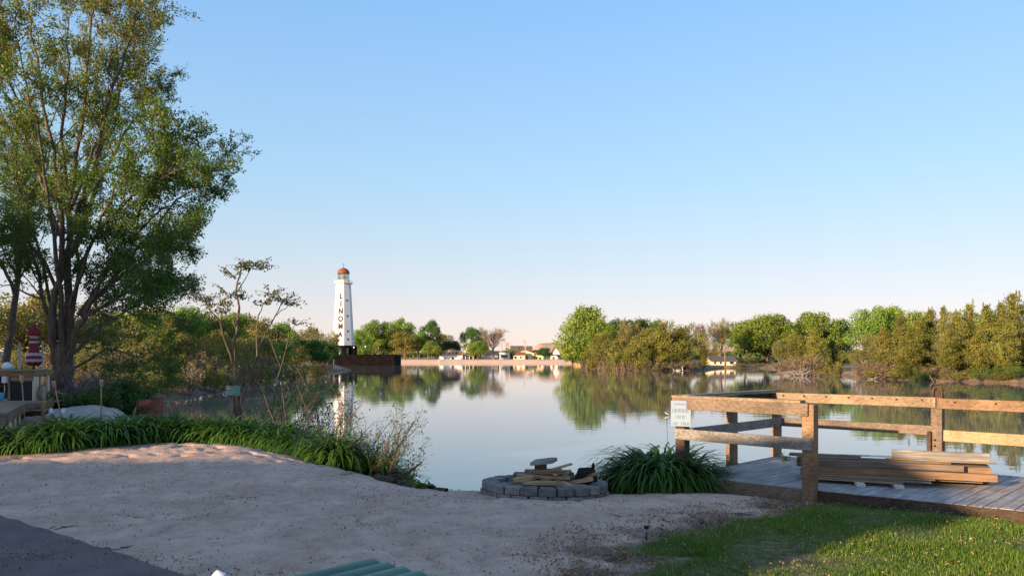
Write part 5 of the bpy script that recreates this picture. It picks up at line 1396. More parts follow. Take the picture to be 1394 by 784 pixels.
def hedge_line(pts, wdt, n_cl=None):
    pts = np.array(pts)
    def f(rg, cnt):
        seg = np.hypot(*np.diff(pts, axis=0).T); cum = np.concatenate([[0], np.cumsum(seg)]); T = cum[-1]
        ncl = int(T * wdt * 9) + 4
        ct = rg.random(ncl) * T; cw = (rg.random(ncl) - .5) * wdt; chh = .75 + .45 * rg.random(ncl)
        id_ = rg.integers(0, ncl, cnt)
        s_ = np.clip(ct[id_] + rg.normal(size=cnt) * .09, 0, T); w_ = np.clip(cw[id_] + rg.normal(size=cnt) * .09, -wdt * .55, wdt * .55)
        px_ = np.interp(s_, cum, pts[:, 0]); py_ = np.interp(s_, cum, pts[:, 1])
        dx = np.gradient(pts[:, 0]); dy = np.gradient(pts[:, 1]); nx_ = np.interp(s_, cum, -dy); ny_ = np.interp(s_, cum, dx); nn = np.hypot(nx_, ny_)
        return px_ + nx_ / nn * w_, py_ + ny_ / nn * w_, chh[id_]
    return f
hp = [P(px, py, z_) for px, py, z_ in ((-60, 622, .95), (0, 617, .95), (60, 612, .95), (130, 605, .95), (200, 599, .97), (270, 597, 1.0), (330, 594, 1.03), (402, 596, 1.05))]
hedge_front = [(p.x, p.y + .35) for p in hp]
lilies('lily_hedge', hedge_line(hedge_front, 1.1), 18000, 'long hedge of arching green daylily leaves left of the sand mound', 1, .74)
hp = [P(px, py, z_) for px, py, z_ in ((408, 598, 1.03), (440, 604, 1.0), (470, 612, .97), (500, 624, .91))]
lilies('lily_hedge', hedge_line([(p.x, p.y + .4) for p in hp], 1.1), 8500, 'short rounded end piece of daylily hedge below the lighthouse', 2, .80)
def clump(cx, cy, rx_, ry_):
    def f(rg, cnt):
        r_ = np.sqrt(rg.random(cnt)); a = rg.random(cnt) * 2 * PI
        return cx + rx_ * r_ * np.cos(a), cy + ry_ * r_ * np.sin(a), 1.05 - .35 * r_ ** 2 + .2 * rg.random(cnt)
    return f
cpt = P(905, 655, .86)
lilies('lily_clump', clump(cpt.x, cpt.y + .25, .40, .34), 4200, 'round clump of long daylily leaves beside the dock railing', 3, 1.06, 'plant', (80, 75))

# ------------------------------------------------------------------ fire ring
fc = Vector((Xp(741.5, 10.0), 10.0, 0)); fc.z = .835
t = empty('fire_pit', tuple(fc), 'round fire pit of grey concrete blocks on the sand', 'fire pit', None, 0)
t.rotation_euler = (R(-2.2), R(1.0), 0)
rg = np.random.default_rng(3)
def ring_block(r_in, r_out, a, da, z0, z1, mb):
    i_ = []; 
    pr = [(r_in, a - da * .8), (r_out, a - da * .98), (r_out, a - da * .8), (r_out + .012, a - da * .6), (r_out + .012, a + da * .6), (r_out, a + da * .8), (r_out, a + da * .98), (r_in, a + da * .8)]
    pts = [(r * math.cos(q_), r * math.sin(q_)) for r, q_ in pr]
    n_ = len(pts); c_ = .010
    ctr = Vector((sum(p[0] for p in pts) / n_, sum(p[1] for p in pts) / n_, 0))
    def ins(p, k): v = Vector((p[0], p[1], 0)); return v + (ctr - v).normalized() * k
    rings = [[(*ins(p, c_)[:2], z0)for p in pts], [(p[0], p[1], z0 + c_) for p in pts], [(p[0], p[1], z1 - c_) for p in pts], [(*ins(p, c_)[:2], z1) for p in pts]]
    vs = [v for r_ in rings for v in r_]
    fs = [tuple(range(n_ - 1, -1, -1)), tuple(range(3 * n_, 4 * n_))]
    for k in range(3):
        for i in range(n_): fs.append((k * n_ + i, k * n_ + (i + 1) % n_, (k + 1) * n_ + (i + 1) % n_, (k + 1) * n_ + i))
    mb.add(vs, fs)
NB = 22
for course in range(2):
    for k in range(NB):
        a = (k + .5 * course) * 2 * PI / NB + (rg.random() - .5) * .012
        dr = (rg.random() - .5) * .02 + (0.0 if course else .012)
        mb = MB(); ring_block(.58 + dr, .775 + dr, a, PI / NB * .93, -.07 + .1 * course + .002 * course, .028 + .1 * course + (rg.random() - .5) * .006, mb)
        mb.build('stone_block', M['stone' if rg.random() < .6 else 'stone_dark'], t)
MB().lathe([(.57, -.05), (.56, .0), (.3, .02), (.02, .04)], 20).build('ash_bed', M['char'], t)
# scrap wood inside (positions relative to the ring centre)
wood = [  # cx, cy, z, L, w, h, yaw, pitch, mat, label
    (-.33, -.22, .135, .62, .10, .035, 8, 2, 'aged_wood', 'flat weathered board at the far left inside the fire pit'),
    (-.10, -.30, .15, .50, .09, .04, -28, 4, 'fresh_wood', 'pale offcut pointing down left at the front of the fire pit'),
    (-.05, -.05, .10, .70, .09, .09, 20, 0, 'aged_wood', 'thick brown beam at the bottom of the wood heap'),
    (.06, -.22, .12, .45, .09, .05, 12, 0, 'fresh_wood', 'square pale block end facing forward in the wood heap'),
    (-.02, -.10, .20, .66, .13, .035, -6, -2, 'tan_wood', 'wide flat board across the middle of the wood heap'),
    (.16, -.02, .175, .52, .08, .05, 42, 5, 'cedar_wood', 'reddish stick rising to the right of the wood heap'),
    (.22, -.18, .14, .36, .08, .04, -50, -14, 'fresh_wood', 'short pale offcut sloping at the right front of the heap'),
    (.30, .04, .15, .44, .05, .03, 35, 12, 'cedar_wood', 'thin reddish slat behind the right of the heap'),
    (.02, .05, .245, .42, .12, .04, 14, 0, 'tan_wood', 'short wide board just under the grey slab'),
    (-.10, .06, .235, .30, .06, .05, -18, 0, 'cedar_wood', 'small reddish block left under the grey slab'),
    (.14, .10, .27, .50, .05, .025, 30, 10, 'fresh_wood', 'pale splinter board pointing up right from the heap'),
    (.12, -.28, .105, .34, .11, .03, -20, -6, 'cedar_wood', 'flat reddish offcut lying low in front of the heap'),
    (.44, -.20, .16, .30, .09, .05, -38, 14, 'fresh_wood', 'separate pale block leaning on the right inner wall'),
    (.56, -.12, .20, .24, .09, .04, -55, 25, 'cedar_wood', 'separate reddish block leaning on the charred stump'),
    (-.22, .02, .12, .4, .08, .05, 60, 0, 'dark_wood', 'dark half burnt stick low in the left of the heap'),
    (-.20, -.14, .19, .44, .07, .05, 35, 3, 'fresh_wood', 'pale stick crossing the left of the heap'),
    (.06, -.12, .26, .40, .10, .05, -22, 2, 'cedar_wood', 'reddish board just in front of the dark propping block'),
    (-.14, .10, .18, .5, .09, .07, -12, 0, 'aged_wood', 'brown beam at the back left of the heap'),
    (.24, -.08, .22, .34, .06, .04, 64, 8, 'tan_wood', 'tan stub pointing away at the right of the heap'),
    (-.30, -.06, .15, .34, .06, .04, -40, 5, 'cedar_wood', 'short reddish stick at the far left of the heap'),
    (.34, -.3, .11, .3, .07, .04, 10, 0, 'tan_wood', 'small tan offcut between the heap and the separate blocks')]
for cx, cy, z, Lw, ww, hw, yw, pt, mt, lb_ in wood:
    o = MB().box((0, 0, 0), (Lw, ww, hw), ch=.004).build('scrap_board', M[mt], None, (fc.x + cx, fc.y + cy, fc.z + z))
    o.rotation_euler = (R(rg.normal() * 5), R(-pt), R(yw)); tag(o, lb_, 'firewood', 'scrap wood in the fire pit')
o = MB().box((0, 0, 0), (.15, .15, .1), ch=.008).build('wood_block', M['dark_wood'], None, (fc.x - .05, fc.y + .0, fc.z + .30)); tag(o, 'dark block propping up the grey slab', 'block')
o = MB().prism([(-.19, -.09), (.08, -.11), (.18, .04), (.13, .10), (-.09, .09)], -.02, .02).build('stone_slab', M['grey_wood'], None, (fc.x - .01, fc.y, fc.z + .375)); o.rotation_euler = (R(3), R(-5), R(8)); tag(o, 'grey flat slab resting on top of the wood heap', 'slab')
mb = MB().lathe([(.10, -.02), (.12, .03), (.10, .12), (.085, .17), (.05, .13)], 10, fn=lambda a, z: 1 + .22 * math.sin(2 * a + 1) + .1 * math.sin(5 * a)); mb.tube([(.06, 0, .12), (.09, 0, .2), (.085, .0, .235)], [.03, .022, .012], 6)
tag(mb.build('charred_stump', M['char'], None, (fc.x + .52, fc.y + .0, fc.z + .12)), 'black charred stump in the right of the fire pit', 'stump')

# ------------------------------------------------------------------ dock
A_ = Vector((3.5, 9.4, 0)); D_ = Vector((2.28, 10.7, 0)); B_ = Vector((3.2, 11.65, 0)); C_ = Vector((4.16, 12.6, 0)); E_ = Vector((5.85, 11.0, 0)); F_ = Vector((8.3, 8.68, 0))
DZ = .95
u = (E_ - C_).normalized(); v = Vector((-u.y, u.x, 0))     # u towards the right, v away
yaw = math.atan2(u.y, u.x)
t = empty('dock', (0, 0, 0), 'weathered grey plank dock floor over the water edge', 'dock')
# planks run along -v from the C-E line to the A line
near = (A_ - C_).dot(-v) - .13; uA = (A_ - C_).dot(u)
nxt = 0; i = 0
rg = np.random.default_rng(12)
Ltot = 8.4
while nxt < Ltot:
    wpl = .138
    c = C_ + u * (nxt + wpl / 2 + .02)
    near_i = near - .09 * max(0, nxt - uA)
    L_i = near_i + (rg.random() - .5) * .006
    mid = c - v * (L_i / 2 - .04)
    o = MB().box((0, 0, 0), (L_i + .24, wpl - .01, .038), ch=.004).build('deck_plank', M['deck_wood'], t, (mid.x, mid.y, DZ - .019 + (rg.random() - .5) * .006))
    o.rotation_euler = (0, 0, yaw - PI / 2)
    nxt += wpl; i += 1
u0 = (D_ - C_).dot(u); u1 = (A_ - C_).dot(u)
# outer piece between the D-A rail and the first plank
def rim(p, q_, nm, mat, wd=.045, ht=.19, dz=-.1, par=None):
    return MB().beam((p.x, p.y, DZ + dz), (q_.x, q_.y, DZ + dz), wd, ht, ch=.004).build(nm, M[mat], par or t)
N0 = C_ - v * near      # near-left corner of floor
NA = N0 + u * uA; N1 = N0 + u * Ltot + v * (.09 * (Ltot - uA))
rim(C_ + v * .1, C_ + u * Ltot + v * .1, 'rim_joist', 'grey_wood'); rim(N0 - v * .1 - u * .03, NA - v * .1, 'rim_joist', 'aged_wood'); rim(NA - v * .078, N1 - v * .078, 'rim_joist', 'dark_wood', .04, .25, -.130); rim(C_ - u * .03 + v * .08, N0 - u * .03 - v * .08, 'rim_joist', 'aged_wood')
for k in range(5):
    for s_ in (0.2, near - .3):
        p = C_ + u * (.6 + k * 1.8) - v * s_
        MB().box((p.x, p.y, (DZ - .04 - .9) / 2), (.14, .14, DZ - .04 + .9), yaw).build('pile', M['dark_wood'], t)
# railing
t = empty('railing', (0, 0, 0), 'brown timber railing with three sides around the dock', 'railing')
def post(p, z0, z1, mat, s_=.125, rz=yaw):
    return MB().box((p.x, p.y, (z0 + z1) / 2), (s_, s_, z1 - z0), rz, ch=.006).build('post', M[mat], t)
TOP = 1.965
post(A_, .55, TOP - .01, 'cedar_wood', .14); post(B_, .5, TOP - .02, 'cedar_wood'); post(C_, -.8, TOP - .02, 'cedar_wood'); post(E_, -.8, TOP - .01, 'aged_wood', .14); post(D_, .4, TOP - .045, 'dark_wood', .14); post(F_, -.8, TOP - .04, 'cedar_wood')
def rail(p, q_, z, ht, mat, off=0., wd=.04, dz2=0., nm='rail'):
    dirr = (q_ - p).normalized(); nn = Vector((-dirr.y, dirr.x, 0)) * off
    return MB().beam((p.x + nn.x, p.y + nn.y, z), (q_.x + nn.x, q_.y + nn.y, z + dz2), wd, ht, ch=.004).build(nm, M[mat], t)
ex = (A_ - D_).normalized()
rail(D_ - ex * .1, A_ + ex * .02, TOP - .07, .145, 'aged_wood', -.085)          # near top
rail(D_ - ex * .06, A_ + ex * .06, 1.49, .14, 'grey_wood', -.085)               # near lower, grey wood puts its unlit face into the colour
e2 = (C_ - D_).normalized()
rail(D_ + e2 * .0, C_, TOP - .09, .14, 'dark_wood', .08)  # dark wood paints in the shade on this rail's side
rail(D_ + e2 * .08, C_, 1.50, .13, 'grey_wood', -.085)
# caps: flat boards laid on top
rail(D_ - ex * .12, A_ - ex * .08, TOP + .018, .036, 'tan_wood', -.02, .14, 0, 'cap')
rail(D_ + e2 * .10, C_ + e2 * .05, TOP + .020, .036, 'grey_wood', .03, .14, 0, 'cap')
rail(C_ + u * .02, E_, TOP - .075, .14, 'tan_wood', -.09); rail(E_ + u * .04, F_, TOP - .085, .14, 'cedar_wood', -.09, .04, -.01)
rail(C_ + u * .05, E_ - u * .07, 1.50, .13, 'aged_wood', .0, .05); rail(E_ + u * .075, F_, 1.44, .15, 'fresh_wood', .0, .05, -.01)  # shaded left face and sunlit right rail put into the wood colours
MB().box((E_.x - .11, E_.y - .0, 1.23), (.05, .1, .52), yaw).build('cleat', M['dark_wood'], t)
bl = MB()
for (p, q_, z_, n_) in ((C_, E_, TOP - .045, 7), (E_, F_, TOP - .06, 7)):
    for k in range(n_):
        c = p.lerp(q_, (k + .5) / n_) - v * (.09 + .03)
        MB().box((c.x, c.y, z_), (.022, .025, .022), yaw).build('bolt', M['iron'], t)
for z_ in (1.38, 1.30):
    c = E_ - v * .08 - u * .0; MB().box((c.x - .02, c.y, z_), (.022, .03, .022), yaw).build('bolt', M['iron'], t)
# iron arch ornament on the post
pe = empty('iron_ornament', (E_.x, E_.y, TOP - .01), 'rusty arched iron ornament on top of the tall railing post', 'ornament', None, yaw)
ar = [Vector((-.055, -.02, 0))] + [Vector((-.055 * math.cos(a), -.02, .09 + .06 * math.sin(a))) for a in np.linspace(0, PI, 9)] + [Vector((.055, -.02, 0))]
mb = MB().tube(ar, .011, 7); mb.tube([Vector((p.x, .03, p.z)) for p in ar], .009, 7); mb.box((0, 0, .006), (.14, .12, .012)); mb.build('arch', M['rust'], pe)
sc_ = MB().tube([(-.03, 0, .012), (.02, 0, .04), (-.02, 0, .075), (.025, 0, .10), (0, 0, .13)], .009, 6); sc_.tube([(.03, 0, .012), (-.02, 0.01, .05), (.02, .01, .085), (-.02, .01, .11)], .007, 6); sc_.build('scroll', M['rust'], pe)
# sign plate on the near post
nn = Vector((ex.y, -ex.x, 0))
t = empty('notice_plate', (D_.x, D_.y, 1.7), 'pale metal notice plate screwed on the left railing post', 'sign')
pc = D_ + ex * .06 + nn * .125
ang = math.atan2(ex.y, ex.x)
pl = MB().box((0, 0, 0), (.27, .012, .34), 0, ch=.003).build('plate', M['plate'], t, (pc.x - D_.x, pc.y - D_.y, 1.765 - 1.7)); pl.rotation_euler = (0, 0, ang + .35)
rg = np.random.default_rng(2)
yy_ = .125
for wdl, n_, hl in ((.19, 9, .026), (.23, 9, .045), (.15, 5, .045), (.22, 8, .04)):
    tx = MB()
    for k in range(n_):
        if n_ == 8 and k == 3: continue
        cx_ = -wdl / 2 + (k + .5) * wdl / n_
        tx.box((cx_ - wdl / n_ * .28, -.0085, yy_), (.006, .004, hl)); 
        if k % 2: tx.box((cx_ + wdl / n_ * .1, -.0085, yy_), (.006, .004, hl))
        tx.box((cx_ - .004, -.0086, yy_ + (hl / 2 - .004) * (1 if k % 3 else -1)), (wdl / n_ * .5, .004, .006))
    o = tx.build('text_line', M['plate_ink'], t, (pc.x - D_.x, pc.y - D_.y, .065)); o.rotation_euler = (0, 0, ang + .35)
    yy_ -= .085
# tiny white and black bird shaped float left of the plate
w0 = at(907.5, 10.9, None, 565)
t = empty('wind_ornament', tuple(w0), 'tiny white and black winged ornament on a wire left of the notice plate', 'ornament')
MB().add([(-.03, 0, .05), (.012, 0, .02), (.04, .01, -.005), (-.0, 0, .0)], [(0, 1, 2, 3)]).add([(-.03, 0.005, .05), (.012, 0.005, .02), (.04, .015, -.005), (0, .005, 0)], [(3, 2, 1, 0)]).build('wing', M['white'], t)
MB().add([(-.03, -.002, -.045), (.0, -.002, .0), (.035, .01, -.012), (.0, 0, -.04)], [(0, 1, 2, 3)]).build('wing', M['white'], t)
MB().tube([(-.035, 0, .01), (0, 0, 0), (.03, 0, -.008)], [.004, .013, .005], 7).build('body', M['black'], t)
MB().tube([(0, 0, -.005), (.02, .02, -.4), (.03, .1, -.75)], .003, 5).build('wire', M['iron'], t)

# lumber pile on the dock
pu = Vector((.928, -.372, 0)); pv = Vector((.372, .928, 0)); P0 = Vector((3.72, 10.05, 0))
pyaw = math.atan2(pu.y, pu.x)
def board(s0, s1, off, z, wd, ht, mat, label, tw=0., roll=0., nm='timber_board', bow=0):
    c = P0 + pu * ((s0 + s1) / 2) + pv * off
    o = MB().box((0, 0, 0), (s1 - s0, wd, ht), ch=.003).build(nm, M[mat], None, (c.x, c.y, DZ + z + ht / 2)); o.rotation_euler = (R(roll), R(bow), pyaw + R(tw * 1.7))
    tag(o, label, 'board', 'salvaged boards piled on the dock'); return o
for s_, lb_ in ((.56, 'left small white block end under the board pile'), (.98, 'right small white block end under the board pile')):
    c = P0 + pu * s_ + pv * .12
    o = MB().box((0, 0, 0), (.10, .75, .04), ch=.003).build('spacer_block', M['siding'], None, (c.x, c.y, DZ + .021)); o.rotation_euler = (0, 0, pyaw + R(6)); tag(o, lb_, 'block', 'spacer blocks under the pile')
board(0.00, 1.07, -.06, .042, .09, .018, 'tan_wood', 'lowest thin lath at the front of the board pile', -2)
board(0.05, 1.37, -.03, .061, .07, .018, 'aged_wood', 'second thin lath, longer, at the front of the pile', -.5)
board(-0.05, 1.42, .06, .080, .10, .018, 'tan_wood', 'thin split ended board above the laths', 1.5)
board(-0.05, 2.07, .10, .100, .09, .085, 'cedar_wood', 'longest square timber at the right front of the pile', 0)
board(-0.10, 1.94, .22, .060, .09, .085, 'tan_wood', 'second square timber just behind the longest one', .6)
board(-0.10, 1.74, .20, .187, .09, .075, 'aged_wood', 'upper timber lying on the longest one', .8)
board(-0.15, 2.04, .34, .150, .09, .085, 'cedar_wood', 'timber at the back right with a short visible end', .3)
board(-0.15, 1.62, .36, .240, .14, .04, 'aged_wood', 'broad brown board on top of the left half of the pile', 1.4)
board(-0.25, 0.62, .5, .26, .14, .035, 'cedar_wood', 'short reddish board on the upper left of the pile', -1.0)
board(-0.05, 0.82, .52, .05, .20, .19, 'grey_wood', 'grey timber beneath the back of the pile', 1)
board(.35, 1.15, .62, .275, .05, .018, 'siding', 'pale thin slat poking up behind the pile', 3, 0)
board(.9, 2.1, .30, .285, .05, .015, 'tan_wood', 'narrow slat on the right top of the pile', -1.2)
board(1.00, 2.05, .62, .02, .30, .22, 'dark_wood', 'dark timber stack hidden below the thick grey plank', 0)
o = board(.98, 2.06, .52, .262, .045, .125, 'grey_wood', 'thick weathered grey plank standing on edge on the pile', -2, 0)
tag(o, cat='plank')
# weed growing through the planks
def tuft(name, p, H_, n_, label, seed, mat='grass', wd=.006, spread=.06, cat='plant'):
    rg = np.random.default_rng(seed)
    def f(rg_, cnt): return p.x + rg.normal(size=cnt) * spread, p.y + rg.normal(size=cnt) * spread, np.full(cnt, 1.)
    o = lilies(name, f, n_, label, seed, H_, cat); o.data.materials[0] = M[mat]; return o
wp = P(1069, 628, DZ)
pts = rg.normal(size=(60, 3)) * np.array([.035, .035, .05]); pts[:, 2] = np.abs(pts[:, 2]) + .01
o = meshobj('weed', leaf_mesh('weed', pts, .035, M['leaf_young'], rg.random(60), 0, .5), None, (wp.x, wp.y, DZ)); tag(o, 'small green weed growing between the dock planks', 'plant')

# ------------------------------------------------------------------ shoreline log and debris
lp = [P(512, 632, .98), P(535, 637, .95), P(560, 643, .93), P(585, 649, .91), P(608, 656, .89)]
lp = np.array([[p.x, p.y + .08, gz(p.x, p.y + .08) + .03] for p in lp]); rg = np.random.default_rng(8)
lg = smooth_poly(lp, 4, rg, .012)
segs = [(lg, .06 * (1.1 - .55 * np.linspace(0, 1, len(lg))))]
for k in range(7):
    p_, d_ = lerp_poly(lg, .1 + .12 * k); segs.append(branch(rg, p_, d_ * 3 + rg.normal(size=3) * np.array([1, 1, .3]), .5, .025, 5, .2, 0, .3))
tag(meshobj('fallen_log', tubes_mesh('fallen_log', segs, M['iron'] if False else M['dark_wood'], 9)), 'long dark driftwood log at the sandy water edge', 'log')
tuft('grass_tuft', P(573, 648, .92), .22, 60, 'small yellow green grass tuft beside the dark log', 31)
# solar light
sp = P(880, 736, .87)
t = empty('solar_light', (sp.x, sp.y, gz(sp.x, sp.y)), 'small black solar path light at the edge of the lawn', 'path light')
MB().tube([(0, 0, -.05), (0, 0, .075)], .008, 8).build('stake', M['iron'], t); MB().tube([(0, 0, .07), (0, 0, .10)], .014, 10).build('clear_tube', M['plate'], t)
MB().box((0, 0, .118), (.042, .042, .032), ch=.004).build('head', M['black'], t); MB().box((0, 0, .137), (.036, .036, .005)).build('solar_panel', M['plate'], t)
# vent pipe elbow
ex_ = Xp(303, 3.0)
t = empty('vent_pipe', (ex_, 3.0, gz(ex_, 3.0)), 'white plastic pipe elbow sticking up at the bottom edge', 'pipe')
ez = Zp(779, 3.0) - .05 - t.location.z
pa = [Vector((.03, 0, ez - .35 - .3)), Vector((.03, 0, ez - .06))] + [Vector((.03 - .065 * (1 - math.cos(a)), -.0 , ez - .06 + .065 * math.sin(a))) for a in np.linspace(.2, 1.25, 6)]
pa = [Vector((.03, 0, -.1)), Vector((.03, 0, ez - .07))] + pa[2:]
MB().tube(pa, .044, 20, cap=False).build('elbow', M['pvc'], t)
d_ = (pa[-1] - pa[-2]).normalized()
MB().tube([pa[-1] - d_ * .006, pa[-1] + d_ * .032, pa[-1] + d_ * .033, pa[-1] + d_ * .0], [.049, .049, .043, .042], 20, cap=False).build('collar', M['pvc'], t)
MB().tube([pa[-1] - d_ * .01, pa[-1] - d_ * .008], [.042, .042], 16).build('inside', M['black'], t)  # black disc put in for the shade within the pipe mouth
# green resin bin with ribbed lid
q0 = P(562, 769, 1.5); q1 = P(510, 757, 1.5); q2 = P(385, 786, 1.5)
lu = (q2 - q1).normalized(); lu.z = 0; lw = Vector((-lu.y, lu.x, 0))
if (q0 - q1).dot(lw) < 0: lw = -lw
bang = math.atan2(lu.y, lu.x)
org = q1 - Vector((0, 0, 1.5)) 
t = empty('storage_bin', (org.x, org.y, gz(org.x, org.y)), 'green ribbed resin bin lid at the bottom centre edge', 'bin')
zl = 1.5 - t.location.z
wl = (q0 - q1).dot(lw) ; nrib = 5; pitch = wl / 2.35
def BP(a, b_, z): p = lu * a + lw * b_; return (p.x, p.y, z)
Wb = pitch * (nrib - .3)
vs = []
mb = MB(); c = Vector(BP(.55, Wb / 2 - .03, 0)); mb.box((c.x, c.y, (zl - .05) / 2), (1.06, Wb + .02, zl - .05), bang, ch=.02); mb.build('body', M['resin_dirty'], t)
lidp = MB(); prof = []
nn_ = 60
for i in range(nn_ + 1):
    s_ = i / nn_ * Wb - .03
    ph_ = ((s_ + .03) / pitch) % 1
    hgt_ = .028 * max(0, math.sin(PI * min(1, ph_ / .72))) ** .45 if ph_ < .72 else 0
    prof.append((s_, hgt_))
for a_, drop in ((-.03, -.07), (-.025, -.02), (.0, 0), (.02, 1), (1.08, 1), (1.12, -.03)):
    for s_, h_ in prof: vs.append(BP(a_, s_, zl - .03 + (h_ if drop == 1 else (h_ * .6 if drop == 0 else drop))))
fs = []
m_ = nn_ + 1
for j in range(5):
    for i in range(nn_): a = j * m_ + i; fs.append((a, a + 1, a + 1 + m_, a + m_))
o = MB().add(vs, fs, None, True).build('lid', M['resin'], t)
c = Vector(BP(.54, Wb / 2 - .03, 0)); MB().box((c.x, c.y, zl - .06), (1.14, Wb + .05, .05), bang, ch=.012).build('rim', M['resin_dirty'], t)

# ------------------------------------------------------------------ grass and litter
def blades(name, n_, polyf, hmin, hmax, wd, mat, label, seed, bendr=.6):
    rg = np.random.default_rng(seed)
    x, y, sc = polyf(rg, n_); n_ = len(x); z = height(x, y)[0]
    h = (hmin + (hmax - hmin) * rg.random(n_) ** 1.5) * sc; az = rg.random(n_) * 2 * PI; bn = bendr * rg.random(n_) * h
    d = np.stack([np.cos(az), np.sin(az), np.zeros(n_)], -1); s_ = np.stack([-np.sin(az), np.cos(az), np.zeros(n_)], -1) * (wd * (.6 + .8 * rg.random(n_)))[:, None]
    b0 = np.stack([x, y, z - .005], -1); m_ = b0 + d * (bn * .35)[:, None] + np.array([0, 0, 1]) * (h * .55)[:, None]; t_ = b0 + d * bn[:, None] + np.array([0, 0, 1]) * (h * .95)[:, None]
    V_ = np.stack([b0 - s_, b0 + s_, m_ + s_ * .8, m_ - s_ * .8, t_], 1).reshape(-1, 3)
    i_ = np.arange(n_) * 5
    F1 = np.stack([i_, i_ + 1, i_ + 2, i_ + 3], -1); F2 = np.stack([i_ + 3, i_ + 2, i_ + 4], -1)
    pt = fbm(x * 1.5, y * 1.5, 3, 6) * 1.8 + .5
    ti = np.clip(.15 + .5 * pt + .35 * (rg.random(n_) - .3) + (rg.random(n_) < .06) * .6, 0, 1)
    o = meshobj(name, np_mesh(name, V_, [F1, F2], M[mat], {'tint': ('FACE', np.concatenate([ti, ti]))}))
    tag(o, label, 'grass', None, 'stuff')
def grass_pts(rg, n_):
    x = rg.uniform(.6, 9.0, n_ * 3); y = rg.uniform(3.6, 9.7, n_ * 3)
    g_ = inpoly(x, y, GRASS); gd_ = polydist(x, y, GRASS); dd = np.where(g_, gd_, -gd_)
    fn = fbm(x * 2.5, y * 2.5, 3, 77) * 1.1
    keep = (dd + fn * .5 > .0) & (x / y < .72) & (rg.random(n_ * 3) < np.clip(.4 + dd * 3 + fn, .12, 1) * np.clip(.75 + 3.2 * fbm(x * 1.3, y * 1.3, 4, 41), .06, 1))
    x, y, dd = x[keep], y[keep], dd[keep]
    sc = np.clip(.75 + 2.2 * fbm(x * 2.5, y * 2.5, 3, 19), .4, 1.6)
    return x[:n_], y[:n_], sc[:n_]
blades('lawn_grass', 190000, grass_pts, .016, .066, .0024, 'grass', 'green lawn grass at the lower right, partly sunlit', 3)
def litter(name, n_, f, size, label, seed, mat='litter', kind='stuff', cat='leaf litter', lift=.010):
    rg = np.random.default_rng(seed); x, y = f(rg, n_); z = height(x, y)[0]
    ins_ = inpoly(x, y, SLAB); z = np.where(ins_, .916, z)
    c = np.stack([x, y, z + lift + .004 * rg.random(len(x))], -1)
    me = leaf_mesh(name, c, size, M[mat], rg.random(len(x)), 0, .5, None, rg)
    co = np.zeros(len(me.vertices) * 3, dtype=np.float32); me.vertices.foreach_get('co', co); co = co.reshape(-1, 4, 3)
    co[:, :, 2] = c[:, None, 2] + (co[:, :, 2] - c[:, None, 2]) * .75
    me.vertices.foreach_set('co', co.reshape(-1)); me.update()
    tag(meshobj(name, me), label, cat, None, kind)
def sand_lit(rg, n_):
    x = rg.uniform(-9, 6, n_ * 8); y = rg.uniform(3.5, 13.5, n_ * 8)
    s = height(x, y)[1]
    dens = .05 + np.clip(fbm(x * 1.3, y * 2.2, 5, 61) * 5 - .35, 0, 1) * np.clip((11 - y) / 5, .12, 1) + .10 * np.clip((7.2 - y) / 2, 0, 1)
    ln = np.abs(y - (6.15 - .42 * (x + 2.2))) ; dens += .8 * np.exp(-(ln / .12) ** 2) * (x > -3.9) * (x < -.9) * (fbm(x * 3, y * 3, 2, 5) > -.05)
    k = (s > .3) & (~inpoly(x, y, GRASS)) & (rg.random(n_ * 8) < dens) & (np.hypot(x - fc.x, y - fc.y) > .8)
    return x[k][:n_], y[k][:n_]
litter('sand_litter', 12000, sand_lit, .026, 'small brown seeds and leaf scraps strewn over the sand', 5)
def dirt_lit(rg, n_):
    x = rg.uniform(-1.2, 5, n_ * 6); y = rg.uniform(4, 10.2, n_ * 6)
    gd_ = polydist(x, y, GRASS); k = (~inpoly(x, y, GRASS)) & (gd_ < 1.0) & (rg.random(n_ * 6) < np.clip(.9 - gd_ + fbm(x * 2, y * 2, 4, 55) * 2, 0, 1)) & (height(x, y)[1] > .3)
    return x[k][:n_], y[k][:n_]
litter('dead_leaves', 11000, dirt_lit, .03, 'brown dead leaves along the ragged lawn edge', 6)
def lawn_lit(rg, n_):
    x = rg.uniform(.8, 8, n_ * 3); y = rg.uniform(4, 9.6, n_ * 3); k = inpoly(x, y, GRASS); return x[k][:n_], y[k][:n_]
litter('lawn_seeds', 3200, lawn_lit, .026, 'pale dry seeds caught on top of the lawn', 7, lift=.045)
def wat(rg, n_):
    x = rg.uniform(-8, 12, n_ * 12); y = rg.uniform(13, 60, n_ * 12); k = (height(x, y)[1] < -.5) & (rg.random(n_ * 12) < np.clip(fbm(x * .5, y * .3, 3, 88) * 4 + .05, 0, 1))
    return x[k][:n_], y[k][:n_]
rgw = np.random.default_rng(15); wx, wy = wat(rgw, 700)
me = leaf_mesh('floating_specks', np.stack([wx, wy, np.full(len(wx), .004)], -1), .05, M['litter'], rgw.random(len(wx)), 0, .5, None, rgw)
co = np.zeros(len(me.vertices) * 3, dtype=np.float32); me.vertices.foreach_get('co', co); co = co.reshape(-1, 3); co[:, 2] = .004 + (co[:, 2] - .004) * .08; me.vertices.foreach_set('co', co.reshape(-1)); me.update()
tag(meshobj('floating_specks', me), 'tiny leaf specks floating on the near lake surface', 'leaf litter', None, 'stuff')
